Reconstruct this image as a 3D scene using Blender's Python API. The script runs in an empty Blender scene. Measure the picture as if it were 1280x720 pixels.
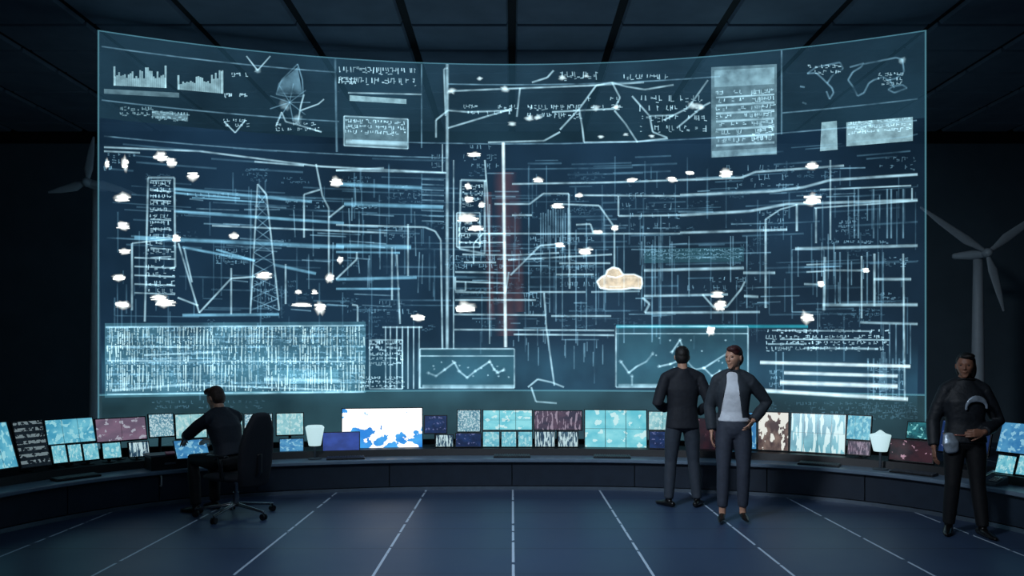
import bpy, bmesh, math, random
from mathutils import Vector as V, Matrix as M, Euler
PI = math.pi
C = bpy.context.scene.collection
rnd = random.Random(11)

# ------------------------------------------------------------------ camera
EYE, F, HOR = 1.70, 1000.0, 440.0
cam_d = bpy.data.cameras.new('camera'); cam = bpy.data.objects.new('camera', cam_d); C.objects.link(cam)
cam.location = (0, 0, EYE); cam.rotation_euler = (PI/2, 0, 0)
cam_d.sensor_width = 36; cam_d.lens = 36*F/1280; cam_d.shift_y = 80/1280; cam_d.clip_end = 200
bpy.context.scene.camera = cam

def at(px, py, Y):
    return V(((px-640)/F*Y, Y, EYE+(HOR-py)/F*Y))

# ------------------------------------------------------------------ materials
def lin(c):
    return tuple((x/255/12.92 if x/255 <= .04045 else ((x/255+.055)/1.055)**2.4) for x in c)

def new_mat(name):
    m = bpy.data.materials.new(name); m.use_nodes = True
    nt = m.node_tree; nt.nodes.clear()
    out = nt.nodes.new('ShaderNodeOutputMaterial')
    return m, nt, out

def pbr(name, col, rough=.6, metal=0., noise=.0, nscale=30., bump=0., bscale=120., spec=.5, sheen=0.):
    m, nt, out = new_mat(name)
    b = nt.nodes.new('ShaderNodeBsdfPrincipled')
    c = lin(col)
    b.inputs['Base Color'].default_value = (*c, 1); b.inputs['Roughness'].default_value = rough
    b.inputs['Metallic'].default_value = metal; b.inputs['Specular IOR Level'].default_value = spec
    if sheen: b.inputs['Sheen Weight'].default_value = sheen
    tc = nt.nodes.new('ShaderNodeTexCoord')
    if noise:
        n = nt.nodes.new('ShaderNodeTexNoise'); n.inputs['Scale'].default_value = nscale; n.inputs['Detail'].default_value = 5
        nt.links.new(tc.outputs['Object'], n.inputs['Vector'])
        r = nt.nodes.new('ShaderNodeValToRGB')
        r.color_ramp.elements[0].position = .3; r.color_ramp.elements[1].position = .7
        r.color_ramp.elements[0].color = (*[x*(1-noise) for x in c], 1); r.color_ramp.elements[1].color = (*[x*(1+noise) for x in c], 1)
        nt.links.new(n.outputs['Fac'], r.inputs['Fac']); nt.links.new(r.outputs['Color'], b.inputs['Base Color'])
    if bump:
        n2 = nt.nodes.new('ShaderNodeTexNoise'); n2.inputs['Scale'].default_value = bscale; n2.inputs['Detail'].default_value = 4
        nt.links.new(tc.outputs['Object'], n2.inputs['Vector'])
        bp = nt.nodes.new('ShaderNodeBump'); bp.inputs['Strength'].default_value = bump; bp.inputs['Distance'].default_value = .03 if bscale < 20 else .01
        nt.links.new(n2.outputs['Fac'], bp.inputs['Height']); nt.links.new(bp.outputs['Normal'], b.inputs['Normal'])
    nt.links.new(b.outputs['BSDF'], out.inputs['Surface'])
    return m

def math_n(nt, op, a, b=None):
    n = nt.nodes.new('ShaderNodeMath'); n.operation = op
    for i, v in enumerate((a, b)):
        if v is None: continue
        if isinstance(v, (int, float)): n.inputs[i].default_value = v
        else: nt.links.new(v, n.inputs[i])
    return n.outputs[0]

def glow(name, col, strength, vary=0., scale=2.5, soft=False):
    """light projected in clear air: adds its light, hides nothing"""
    m, nt, out = new_mat(name)
    e = nt.nodes.new('ShaderNodeEmission'); e.inputs['Color'].default_value = (*lin(col), 1); e.inputs['Strength'].default_value = strength
    t = nt.nodes.new('ShaderNodeBsdfTransparent'); a = nt.nodes.new('ShaderNodeAddShader')
    if vary:
        tc = nt.nodes.new('ShaderNodeTexCoord'); n = nt.nodes.new('ShaderNodeTexNoise')
        n.inputs['Scale'].default_value = scale; n.inputs['Detail'].default_value = 4
        mr = nt.nodes.new('ShaderNodeMapRange')
        mr.inputs['From Min'].default_value = .3; mr.inputs['From Max'].default_value = .7
        mr.inputs['To Min'].default_value = strength*(1-vary); mr.inputs['To Max'].default_value = strength*(1+vary)
        nt.links.new(tc.outputs['Object'], n.inputs['Vector']); nt.links.new(n.outputs['Fac'], mr.inputs['Value'])
        st = mr.outputs['Result']
    else:
        v_ = nt.nodes.new('ShaderNodeValue'); v_.outputs[0].default_value = strength; st = v_.outputs[0]
    if soft:                                           # glow painted in: each line fades from middle to edges
        at_ = nt.nodes.new('ShaderNodeAttribute'); at_.attribute_name = 'across'
        f = math_n(nt, 'SUBTRACT', 1., math_n(nt, 'MULTIPLY', at_.outputs['Fac'], at_.outputs['Fac']))
        f = math_n(nt, 'MULTIPLY', f, f); st = math_n(nt, 'MULTIPLY', st, f)
    nt.links.new(st, e.inputs['Strength'])
    nt.links.new(e.outputs[0], a.inputs[0]); nt.links.new(t.outputs[0], a.inputs[1]); nt.links.new(a.outputs[0], out.inputs['Surface'])
    return m

def screen_mat(name, c1, c2, ink, mode='blots', strength=1., thr=.58, cols=2., rows=2., gap=.02, nsc=5.):
    """a lit monitor picture: tiles of two tones, ink marks on top"""
    m, nt, out = new_mat(name)
    L = nt.links.new
    tc = nt.nodes.new('ShaderNodeTexCoord'); oi = nt.nodes.new('ShaderNodeObjectInfo')
    sh = math_n(nt, 'MULTIPLY', oi.outputs['Random'], 37.)
    sep = nt.nodes.new('ShaderNodeSeparateXYZ'); L(tc.outputs['UV'], sep.inputs[0])
    u, v = sep.outputs[0], sep.outputs[1]
    def noise(su, sv, detail=3.):
        cmb = nt.nodes.new('ShaderNodeCombineXYZ')
        L(math_n(nt, 'MULTIPLY', u, su), cmb.inputs[0]); L(math_n(nt, 'MULTIPLY', v, sv), cmb.inputs[1]); L(sh, cmb.inputs[2])
        n = nt.nodes.new('ShaderNodeTexNoise'); n.inputs['Scale'].default_value = 1.; n.inputs['Detail'].default_value = detail
        L(cmb.outputs[0], n.inputs['Vector']); return n.outputs['Fac']
    mx = nt.nodes.new('ShaderNodeMix'); mx.data_type = 'RGBA'
    mx.inputs['A'].default_value = (*lin(c1), 1); mx.inputs['B'].default_value = (*lin(c2), 1)
    r = nt.nodes.new('ShaderNodeMapRange'); r.inputs['From Min'].default_value = .38; r.inputs['From Max'].default_value = .62
    L(noise(3, 2.4, 4.), r.inputs['Value']); L(r.outputs['Result'], mx.inputs['Factor'])
    if mode == 'blots': k = math_n(nt, 'GREATER_THAN', noise(nsc*2.2, nsc*1.4, 5.), thr)
    elif mode == 'land': k = math_n(nt, 'GREATER_THAN', math_n(nt, 'ADD', noise(nsc, nsc*.6, 6.), math_n(nt, 'MULTIPLY', v, .16)), thr)
    elif mode == 'bars': k = math_n(nt, 'GREATER_THAN', noise(nsc*5, nsc*.5, 2.), thr)
    else:
        row = math_n(nt, 'GREATER_THAN', math_n(nt, 'FRACT', math_n(nt, 'MULTIPLY', v, nsc)), .5)
        k = math_n(nt, 'MULTIPLY', row, math_n(nt, 'GREATER_THAN', noise(9, nsc*2, 4.), thr))
    mi = nt.nodes.new('ShaderNodeMix'); mi.data_type = 'RGBA'; mi.inputs['B'].default_value = (*lin(ink), 1)
    L(mx.outputs['Result'], mi.inputs['A']); L(k, mi.inputs['Factor'])
    def edge(w, n):
        f = math_n(nt, 'FRACT', math_n(nt, 'MULTIPLY', w, n))
        return math_n(nt, 'MULTIPLY', math_n(nt, 'GREATER_THAN', f, gap*n*.5), math_n(nt, 'LESS_THAN', f, 1-gap*n*.5))
    e2 = math_n(nt, 'MULTIPLY', edge(u, cols), edge(v, rows))
    st = math_n(nt, 'MULTIPLY', math_n(nt, 'ADD', math_n(nt, 'MULTIPLY', e2, .72), .28), strength)
    b = nt.nodes.new('ShaderNodeBsdfPrincipled'); b.inputs['Base Color'].default_value = (.005, .006, .008, 1); b.inputs['Roughness'].default_value = .25
    L(mi.outputs['Result'], b.inputs['Emission Color']); L(st, b.inputs['Emission Strength'])
    L(b.outputs['BSDF'], out.inputs['Surface'])
    return m

MT = dict(
    console=pbr('console_laminate', (34, 46, 60), .45, noise=.12, nscale=8, bump=.05),
    worktop=pbr('console_worktop', (112, 132, 150), .32, noise=.1, nscale=10),
    shelf=pbr('console_shelf', (16, 20, 26), .5, noise=.15, nscale=14),
    kick=pbr('kick_metal', (90, 104, 118), .35, .6, noise=.1, nscale=9),
    handle=pbr('pale_handle', (225, 225, 218), .3, .5, noise=.05, nscale=20),
    plastic=pbr('black_plastic', (14, 16, 20), .4, noise=.15, nscale=40, bump=.03),
    grey=pbr('grey_plastic', (70, 78, 86), .45, noise=.12, nscale=30),
    pinkcard=pbr('pink_card', (190, 80, 110), .6, noise=.12, nscale=20),
    chair=pbr('chair_fabric', (20, 24, 32), .8, noise=.2, nscale=50, bump=.15, bscale=300),
    chrome=pbr('chair_metal', (120, 126, 132), .25, .9, noise=.06, nscale=20),
    turbine=pbr('turbine_paint', (170, 178, 184), .5, noise=.06, nscale=8),
    base=pbr('emitter_housing', (10, 13, 18), .5, noise=.15, nscale=10),
    suit=pbr('navy_suit', (22, 27, 36), .75, noise=.2, nscale=30, bump=.25, bscale=14),
    suit_trousers=pbr('slate_trousers', (46, 55, 66), .75, noise=.15, nscale=25, bump=.25, bscale=12),
    blazer=pbr('charcoal_blazer', (40, 48, 56), .75, noise=.18, nscale=30, bump=.25, bscale=14),
    blazer_trousers=pbr('blue_grey_trousers', (50, 57, 70), .75, noise=.15, nscale=25, bump=.25, bscale=12),
    shirt=pbr('white_shirt', (214, 220, 226), .7, noise=.06, nscale=20, bump=.3, bscale=18),
    black=pbr('black_cloth', (28, 33, 39), .6, noise=.25, nscale=30, bump=.3, bscale=16),
    blackt=pbr('black_trousers', (9, 11, 15), .7, noise=.2, nscale=30, bump=.2, bscale=12),
    bluejk=pbr('blue_work_jacket', (24, 31, 42), .75, noise=.18, nscale=30, bump=.3, bscale=14),
    shoe=pbr('shoe_leather', (16, 14, 14), .3, noise=.15, nscale=30),
    skin=pbr('skin', (196, 148, 122), .5, noise=.07, nscale=40),
    skin2=pbr('tanned_skin', (150, 104, 82), .5, noise=.08, nscale=40),
    hair=pbr('dark_hair', (22, 17, 15), .5, noise=.35, nscale=90, bump=.5, bscale=160),
    hairb=pbr('brown_hair', (58, 38, 26), .5, noise=.35, nscale=90, bump=.5, bscale=160),
    hairr=pbr('auburn_hair', (64, 26, 26), .5, noise=.35, nscale=90, bump=.5, bscale=160),
    eye=pbr('eye', (62, 54, 50), .2, noise=.02),
    silver=pbr('silver_sheen', (170, 184, 196), .35, .4, noise=.3, nscale=22, bump=.3, bscale=40),
    belt=pbr('copper_belt', (150, 96, 84), .35, .5, noise=.2, nscale=30),
)

# ------------------------------------------------------------------ mesh building
class MB:
    def __init__(s): s.v = []; s.f = []; s.uv = {}
    def add(s, vs, fs):
        o = len(s.v); s.v += [V(p) for p in vs]; s.f += [tuple(i+o for i in f) for f in fs]
    def box(s, c, size, rot=None):
        c = V(c); h = V(size)/2
        R = rot.to_matrix() if isinstance(rot, Euler) else (rot if rot is not None else M.Identity(3))
        vs = [c+R @ V((x*h.x, y*h.y, z*h.z)) for x in (-1, 1) for y in (-1, 1) for z in (-1, 1)]
        s.add(vs, [(0,1,3,2),(4,6,7,5),(0,4,5,1),(2,3,7,6),(0,2,6,4),(1,5,7,3)])
    def loft(s, rings, n=14, side=V((1, 0, 0)), dome=True, power=2.):
        """rings: (centre, a, b): a along the side axis, b along the other; ends rounded off"""
        P = [V(r[0]) for r in rings]; A = [r[1] for r in rings]; B = [r[2] if len(r) > 2 else r[1] for r in rings]
        S = [r[3] if len(r) > 3 else side for r in rings]
        cs = []
        for i in range(len(P)):
            d = (P[min(i+1, len(P)-1)]-P[max(i-1, 0)]).normalized()
            sd = V(S[i])-d*V(S[i]).dot(d)
            if sd.length < 1e-4: sd = d.orthogonal()
            sd.normalize(); nn = d.cross(sd)
            cs.append((P[i], A[i], B[i], sd, nn, d))
        if dome:
            def cap(c, sg):
                p, a, b, sd, nn, d = c; r = min(a, b); o = []
                for k in (.5, .85):
                    o.append((p+d*sg*r*k*.9, a*math.sqrt(1-k*k), b*math.sqrt(1-k*k), sd, nn, d))
                return o
            cs = cap(cs[0], -1)[::-1]+cs+cap(cs[-1], 1)
        vs = []; fs = []
        for (p, a, b, sd, nn, d) in cs:
            for k in range(n):
                t = 2*PI*k/n; ct, st = math.cos(t), math.sin(t)
                ex = 2/power
                vs.append(p+sd*a*math.copysign(abs(ct)**ex, ct)+nn*b*math.copysign(abs(st)**ex, st))
        for i in range(len(cs)-1):
            for k in range(n):
                k2 = (k+1) % n
                fs.append((i*n+k, i*n+k2, (i+1)*n+k2, (i+1)*n+k))
        fs.append(tuple(range(n-1, -1, -1))); fs.append(tuple((len(cs)-1)*n+k for k in range(n)))
        s.add(vs, fs)
    def ell(s, c, r, R=None, n=16):
        c = V(c); vs = []; fs = []; m = n//2
        for i in range(1, m):
            t = PI*i/m
            for k in range(n):
                p = 2*PI*k/n; q = V((r[0]*math.sin(t)*math.cos(p), r[1]*math.sin(t)*math.sin(p), r[2]*math.cos(t)))
                vs.append(c+(R @ q if R else q))
        top = len(vs); q = V((0, 0, r[2])); vs.append(c+(R @ q if R else q)); vs.append(c-(R @ q if R else q))
        for i in range(m-2):
            for k in range(n): fs.append((i*n+k, (i+1)*n+k, (i+1)*n+(k+1) % n, i*n+(k+1) % n))
        for k in range(n):
            fs.append((top, k, (k+1) % n)); fs.append((top+1, (m-2)*n+(k+1) % n, (m-2)*n+k))
        s.add(vs, fs)
    def lathe(s, prof, n=20, c=(0, 0, 0)):
        c = V(c); vs = []; fs = []
        for r, z in prof:
            for k in range(n): vs.append(c+V((r*math.cos(2*PI*k/n), r*math.sin(2*PI*k/n), z)))
        for i in range(len(prof)-1):
            for k in range(n): fs.append((i*n+k, i*n+(k+1) % n, (i+1)*n+(k+1) % n, (i+1)*n+k))
        fs.append(tuple(range(n-1, -1, -1))); fs.append(tuple((len(prof)-1)*n+k for k in range(n)))
        s.add(vs, fs)
    def mesh(s, name):
        me = bpy.data.meshes.new(name); me.from_pydata([tuple(p) for p in s.v], [], s.f); me.update()
        return me
    def obj(s, name, mat, parent=None, bevel=0., smooth=False, normals=True):
        me = s.mesh(name)
        if normals:
            bm = bmesh.new(); bm.from_mesh(me); bmesh.ops.recalc_face_normals(bm, faces=bm.faces)
            if bevel: bmesh.ops.bevel(bm, geom=[e for e in bm.edges if len(e.link_faces) == 2 and e.calc_face_angle(0) > .6], offset=bevel, segments=2, affect='EDGES', profile=.5)
            bm.to_mesh(me); bm.free()
        me.materials.append(mat)
        if smooth: me.shade_smooth()
        o = bpy.data.objects.new(name, me); C.objects.link(o)
        if parent: o.parent = parent
        return o

def thing(name, label, cat, loc=(0, 0, 0), rz=0., group=None):
    o = bpy.data.objects.new(name, None); C.objects.link(o); o.empty_display_size = .1
    o.location = loc; o.rotation_euler = (0, 0, rz); o['label'] = label; o['category'] = cat
    if group: o['group'] = group
    return o
def structure(o): o['kind'] = 'structure'; return o

# ------------------------------------------------------------------ the room
CEIL, BACK, SIDE, FRONT = EYE+4.125, 15.0, 10.6, -3.0
def floor_mat():
    m, nt, out = new_mat('blue_floor_tiles'); L = nt.links.new
    tc = nt.nodes.new('ShaderNodeTexCoord'); sep = nt.nodes.new('ShaderNodeSeparateXYZ'); L(tc.outputs['Object'], sep.inputs[0])
    x, y = sep.outputs[0], sep.outputs[1]
    def band(w, period, width, off=0.):
        f = math_n(nt, 'FRACT', math_n(nt, 'ADD', math_n(nt, 'DIVIDE', math_n(nt, 'ADD', w, off), period), .5))
        return math_n(nt, 'LESS_THAN', math_n(nt, 'ABSOLUTE', math_n(nt, 'SUBTRACT', f, .5)), width/period/2)
    n = nt.nodes.new('ShaderNodeTexNoise'); n.inputs['Scale'].default_value = 5.5; n.inputs['Detail'].default_value = 3
    L(tc.outputs['Object'], n.inputs['Vector'])
    worn = math_n(nt, 'GREATER_THAN', n.outputs['Fac'], .40)
    line = math_n(nt, 'MULTIPLY', band(x, 1.066, .022, -.01), worn)
    joint = band(y, .78, .012, .1)
    n2 = nt.nodes.new('ShaderNodeTexNoise'); n2.inputs['Scale'].default_value = 1.2; n2.inputs['Detail'].default_value = 6
    L(tc.outputs['Object'], n2.inputs['Vector'])
    a = nt.nodes.new('ShaderNodeMix'); a.data_type = 'RGBA'
    a.inputs['A'].default_value = (*lin((44, 60, 84)), 1); a.inputs['B'].default_value = (*lin((55, 74, 102)), 1); L(n2.outputs['Fac'], a.inputs['Factor'])
    b = nt.nodes.new('ShaderNodeMix'); b.data_type = 'RGBA'; b.inputs['B'].default_value = (*lin((20, 26, 36)), 1)
    L(a.outputs['Result'], b.inputs['A']); L(joint, b.inputs['Factor'])
    c = nt.nodes.new('ShaderNodeMix'); c.data_type = 'RGBA'; c.inputs['B'].default_value = (*lin((190, 205, 220)), 1)
    L(b.outputs['Result'], c.inputs['A']); L(line, c.inputs['Factor'])
    p = nt.nodes.new('ShaderNodeBsdfPrincipled'); p.inputs['Roughness'].default_value = .42
    rr = nt.nodes.new('ShaderNodeMapRange'); rr.inputs['To Min'].default_value = .36; rr.inputs['To Max'].default_value = .52
    L(n2.outputs['Fac'], rr.inputs['Value']); L(rr.outputs['Result'], p.inputs['Roughness'])
    L(c.outputs['Result'], p.inputs['Base Color']); L(p.outputs['BSDF'], out.inputs['Surface'])
    return m
mb = MB(); mb.box((0, (BACK+FRONT)/2, -.05), (2*SIDE, BACK-FRONT, .1)); structure(mb.obj('floor', floor_mat()))
wall_m = pbr('dark_wall', (84, 100, 110), .8, noise=.1, nscale=1.5)
for nm, c, sz in (('wall_back', (0, BACK+.05, CEIL/2), (2*SIDE+.2, .1, CEIL)), ('wall_left', (-SIDE-.05, (BACK+FRONT)/2, CEIL/2), (.1, BACK-FRONT, CEIL)),
                  ('wall_right', (SIDE+.05, (BACK+FRONT)/2, CEIL/2), (.1, BACK-FRONT, CEIL)), ('wall_front', (0, FRONT-.05, CEIL/2), (2*SIDE+.2, .1, CEIL))):
    mb = MB(); mb.box(c, sz); structure(mb.obj(nm, wall_m))
mb = MB(); mb.box((0, BACK-.06, CEIL-.12), (2*SIDE, .12, .2)); structure(mb.obj('trim_1', pbr('black_cornice', (10, 12, 14), .7, noise=.1), bevel=.01))
# ceiling: black backing and bevelled grey tiles, wide gaps along the room, thin ones across it
mb = MB(); mb.box((0, (BACK+FRONT)/2, CEIL+.06), (2*SIDE+.2, BACK-FRONT+.2, .1)); ceil_o = structure(mb.obj('ceiling', pbr('black_ceiling', (6, 8, 10), .8, noise=.1)))
mb = MB(); GX, GY = 1.32, .856
for i in range(-8, 8):
    for j in range(-15, 6):
        x0, y0 = i*GX+.05, 10.01+j*GY+.018; x1, y1 = (i+1)*GX-.05, 10.01+(j+1)*GY-.018
        x0, x1, y0, y1 = max(x0, -SIDE+.02), min(x1, SIDE-.02), max(y0, FRONT+.02), min(y1, BACK-.14)
        if x1-x0 < .1 or y1-y0 < .1: continue
        b, z = .02, CEIL-.035
        mb.add([(x0, y0, CEIL+.01), (x1, y0, CEIL+.01), (x1, y1, CEIL+.01), (x0, y1, CEIL+.01), (x0+b, y0+b, z), (x1-b, y0+b, z), (x1-b, y1-b, z), (x0+b, y1-b, z)],
               [(4, 5, 6, 7), (0, 1, 5, 4), (1, 2, 6, 5), (2, 3, 7, 6), (3, 0, 4, 7), (3, 2, 1, 0)])
o = mb.obj('ceiling_tiles', pbr('ceiling_tile', (116, 130, 144), .8, noise=.12, nscale=3), ceil_o)

# ------------------------------------------------------------------ curved console
ctrl = [(-5.02, 5.2), (-5.0, 6.2), (-4.86, 7.2), (-4.5, 8.12), (-3.9, 8.86), (-3.0, 9.42), (-1.5, 9.79), (0, 9.87)]
ctrl = ctrl + [(-x, y) for x, y in ctrl[-2::-1]]
def catmull(P, n=14):
    out = []
    for i in range(len(P)-1):
        p0, p1, p2, p3 = [V(P[min(max(k, 0), len(P)-1)]) for k in (i-1, i, i+1, i+2)]
        for k in range(n):
            t = k/n
            out.append(.5*((2*p1)+(p2-p0)*t+(2*p0-5*p1+4*p2-p3)*t*t+(3*p1-p0-3*p2+p3)*t**3))
    out.append(V(P[-1])); return out
CUR = catmull([(x, y, 0) for x, y in ctrl])
def c_tan(i): return (CUR[min(i+1, len(CUR)-1)]-CUR[max(i-1, 0)]).normalized()
def c_out(i): t = c_tan(i); return V((-t.y, t.x, 0))            # away from the room's middle
def sweep(mb, prof, i0=0, i1=None, trim=0.):
    i1 = len(CUR)-1 if i1 is None else i1
    n = len(prof); vs = []; fs = []
    idx = list(range(i0, i1+1))
    for q, i in enumerate(idx):
        sh = c_tan(i)*(trim if q == 0 else (-trim if q == len(idx)-1 else 0))
        for (o, z) in prof: vs.append(CUR[i]+c_out(i)*o+V((0, 0, z))+sh)
    for q in range(len(idx)-1):
        for k in range(n): fs.append((q*n+k, q*n+(k+1) % n, (q+1)*n+(k+1) % n, (q+1)*n+k))
    fs.append(tuple(range(n-1, -1, -1))); fs.append(tuple((len(idx)-1)*n+k for k in range(n)))
    mb.add(vs, fs)
console = thing('control_console', 'long curved dark blue control desk sweeping round behind the standing people', 'desk', (0, 9.87, 0))
def con(mb, name, mat, bevel=0.):
    for p in mb.v: p.y -= 9.87
    return mb.obj(name, mat, console, bevel)
TOPZ, SHELF = .386, .47
mb = MB(); sweep(mb, [(-.045, .35), (-.035, .342), (.82, .342), (.82, TOPZ), (-.03, TOPZ), (-.045, .378)]); con(mb, 'worktop', MT['worktop'])
mb = MB(); sweep(mb, [(.30, TOPZ), (.80, TOPZ), (.80, SHELF), (.32, SHELF)]); con(mb, 'monitor_shelf', MT['shelf'])
mb = MB(); sweep(mb, [(.06, .0), (.76, 0), (.76, .342), (.06, .342)]); con(mb, 'carcass', MT['shelf'])
step = 14
for i in range(0, len(CUR)-1, step):
    mb = MB(); sweep(mb, [(.02, .05), (.06, .05), (.06, .34), (.02, .34)], i, min(i+step, len(CUR)-1), .006); con(mb, 'front_panel', MT['console'])
mb = MB(); sweep(mb, [(.005, .0), (.06, 0), (.06, .04), (.012, .04)]); con(mb, 'kick_plate', MT['kick'])

def on_curve(px, off):
    """where the line of sight through column px meets the desk's curve, off metres behind its front edge"""
    u = (px-640)/F; best = None
    for i in range(len(CUR)-1):
        a, b = CUR[i]+c_out(i)*off, CUR[i+1]+c_out(i+1)*off
        fa, fb = a.x-u*a.y, b.x-u*b.y
        if fa*fb <= 0 and abs(fa-fb) > 1e-9:
            t = fa/(fa-fb); p = a.lerp(b, t)
            tn = (b-a).normalized()
            best = (p, tn)
            if p.y > 5.8: return best
    return best
p, tn = on_curve(200, .015)
hz = EYE-(601-HOR)/F*p.y
mb = MB()
base = p+V((0, 0, hz)); nin = V((tn.y, -tn.x, 0))
mb.loft([(base+V((0, 0, .055))+nin*.0, .009), (base+V((0, 0, .055))+nin*.04, .009), (base+V((0, 0, .04))+nin*.05, .009), (base-V((0, 0, .04))+nin*.05, .009), (base-V((0, 0, .055))+nin*.04, .009), (base-V((0, 0, .055)), .009)], 8)
h = con(mb, 'handle', MT['handle']); h['label'] = 'pale bracket handle'

# ------------------------------------------------------------------ monitors
SC = dict(
    cyan=screen_mat('screen_cyan', (72, 160, 192), (112, 194, 216), (150, 215, 228), 'blots', .9, .55, 3, 1, .010, 4),
    cyan_bright=screen_mat('screen_bright_cyan', (100, 196, 214), (145, 224, 234), (200, 240, 243), 'blots', .95, .58, 3, 2, .012, 3),
    pale=screen_mat('screen_pale', (128, 190, 200), (160, 212, 218), (188, 226, 228), 'blots', .9, .54, 2, 1, .010, 4),
    small=screen_mat('screen_small', (92, 176, 200), (130, 206, 220), (170, 222, 230), 'blots', .9, .55, 1, 1, .0, 3),
    blue=screen_mat('screen_blue', (56, 126, 182), (84, 158, 204), (140, 200, 228), 'blots', .85, .57, 1, 1, .0, 3.5),
    deep=screen_mat('screen_deep_blue', (18, 44, 130), (32, 62, 160), (38, 76, 172), 'rows', .85, .7, 1, 1, .0, 4),
    navy=screen_mat('screen_navy', (20, 38, 76), (28, 54, 104), (100, 110, 160), 'rows', .85, .60, 1, 1, .0, 3),
    dark_rows=screen_mat('screen_dark_rows', (16, 24, 31), (24, 34, 42), (118, 136, 142), 'rows', .8, .48, 1, 1, .0, 7),
    pink=screen_mat('screen_mauve', (110, 96, 118), (134, 110, 134), (178, 180, 196), 'blots', .8, .60, 2, 1, .01, 3),
    plum=screen_mat('screen_plum', (62, 60, 80), (96, 78, 98), (160, 146, 166), 'bars', .8, .55, 2, 1, .01, 4),
    bars=screen_mat('screen_bars', (40, 66, 88), (70, 104, 124), (196, 226, 232), 'bars', .9, .5, 1, 1, .0, 3),
    text=screen_mat('screen_text', (86, 136, 158), (120, 170, 186), (190, 220, 228), 'blots', .9, .52, 1, 1, .0, 9),
    map=screen_mat('screen_map', (40, 120, 200), (70, 160, 222), (250, 252, 255), 'land', 1.3, .545, 1, 1, .0, 5),
    red=screen_mat('screen_red', (34, 24, 34), (58, 30, 40), (190, 150, 170), 'blots', .8, .66, 1, 1, .0, 3.5),
    fire=screen_mat('screen_amber', (66, 50, 50), (130, 110, 100), (226, 228, 220), 'land', 1., .57, 1, 1, .0, 4),
    strips=screen_mat('screen_strips', (84, 150, 168), (116, 186, 200), (200, 232, 234), 'bars', .95, .52, 4, 2, .008, 3),
    teal=screen_mat('screen_teal', (24, 74, 86), (44, 120, 130), (130, 210, 212), 'blots', .9, .6, 1, 1, .0, 3),
)
def slab_screen(W, H, mat, parent, y, name='screen'):
    me = bpy.data.meshes.new(name)
    me.from_pydata([(-W/2, y, -H/2), (W/2, y, -H/2), (W/2, y, H/2), (-W/2, y, H/2)], [], [(0, 1, 2, 3)])
    uv = me.uv_layers.new(name='UVMap')
    for k, c in enumerate(((0, 0), (1, 0), (1, 1), (0, 1))): uv.data[k].uv = c
    me.materials.append(mat); o = bpy.data.objects.new(name, me); C.objects.link(o); o.parent = parent
    return o
def monitor(x0, x1, y0, y1, style, label, off=.5, tilt=12, name='monitor', group='screens along the curved desk', post_y=0.06):
    px, py = (x0+x1)/2, (y0+y1)/2
    p, tn = on_curve(px, off); D = p.y
    g = abs(F*(tn.x*p.y-p.x*tn.y)/p.y**2)
    W, H = (x1-x0)/g, (y1-y0)*D/F/math.cos(math.radians(tilt))
    zc = EYE-(py-HOR)/F*D
    base_z = SHELF if off > .33 else TOPZ
    t = thing(name, label, 'monitor', (p.x, p.y, base_z), math.atan2(tn.y, tn.x), group)
    zc -= base_z
    R = Euler((-math.radians(tilt), 0, 0)).to_matrix()
    mb = MB(); bz = .012
    mb.box((0, .018, 0), (W+2*bz, .03, H+2*bz)); mb.box((0, .04, 0), (W*.6, .025, H*.6))
    for q in mb.v: q.xyz = R @ q + V((0, 0, zc))
    hs = mb.obj('housing', MT['plastic'], t, bevel=.004)
    s = slab_screen(W, H, SC[style], t, .0015); s.rotation_euler = (-math.radians(tilt), 0, 0); s.location = (0, 0, zc)
    mb = MB(); mb.loft([((0, post_y+.02, .01), .02, .012), ((0, post_y+.01, zc*.5), .018, .012), ((0, post_y-.02, zc), .018, .012)], 10, dome=False); mb.obj('stand_post', MT['plastic'], t)
    mb = MB(); mb.lathe([(.07, 0), (.07, .008), (.03, .016)], 20, (0, post_y+.02, 0)); mb.obj('stand_base', MT['plastic'], t)
    return t
UP, LO = .56, .42
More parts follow.
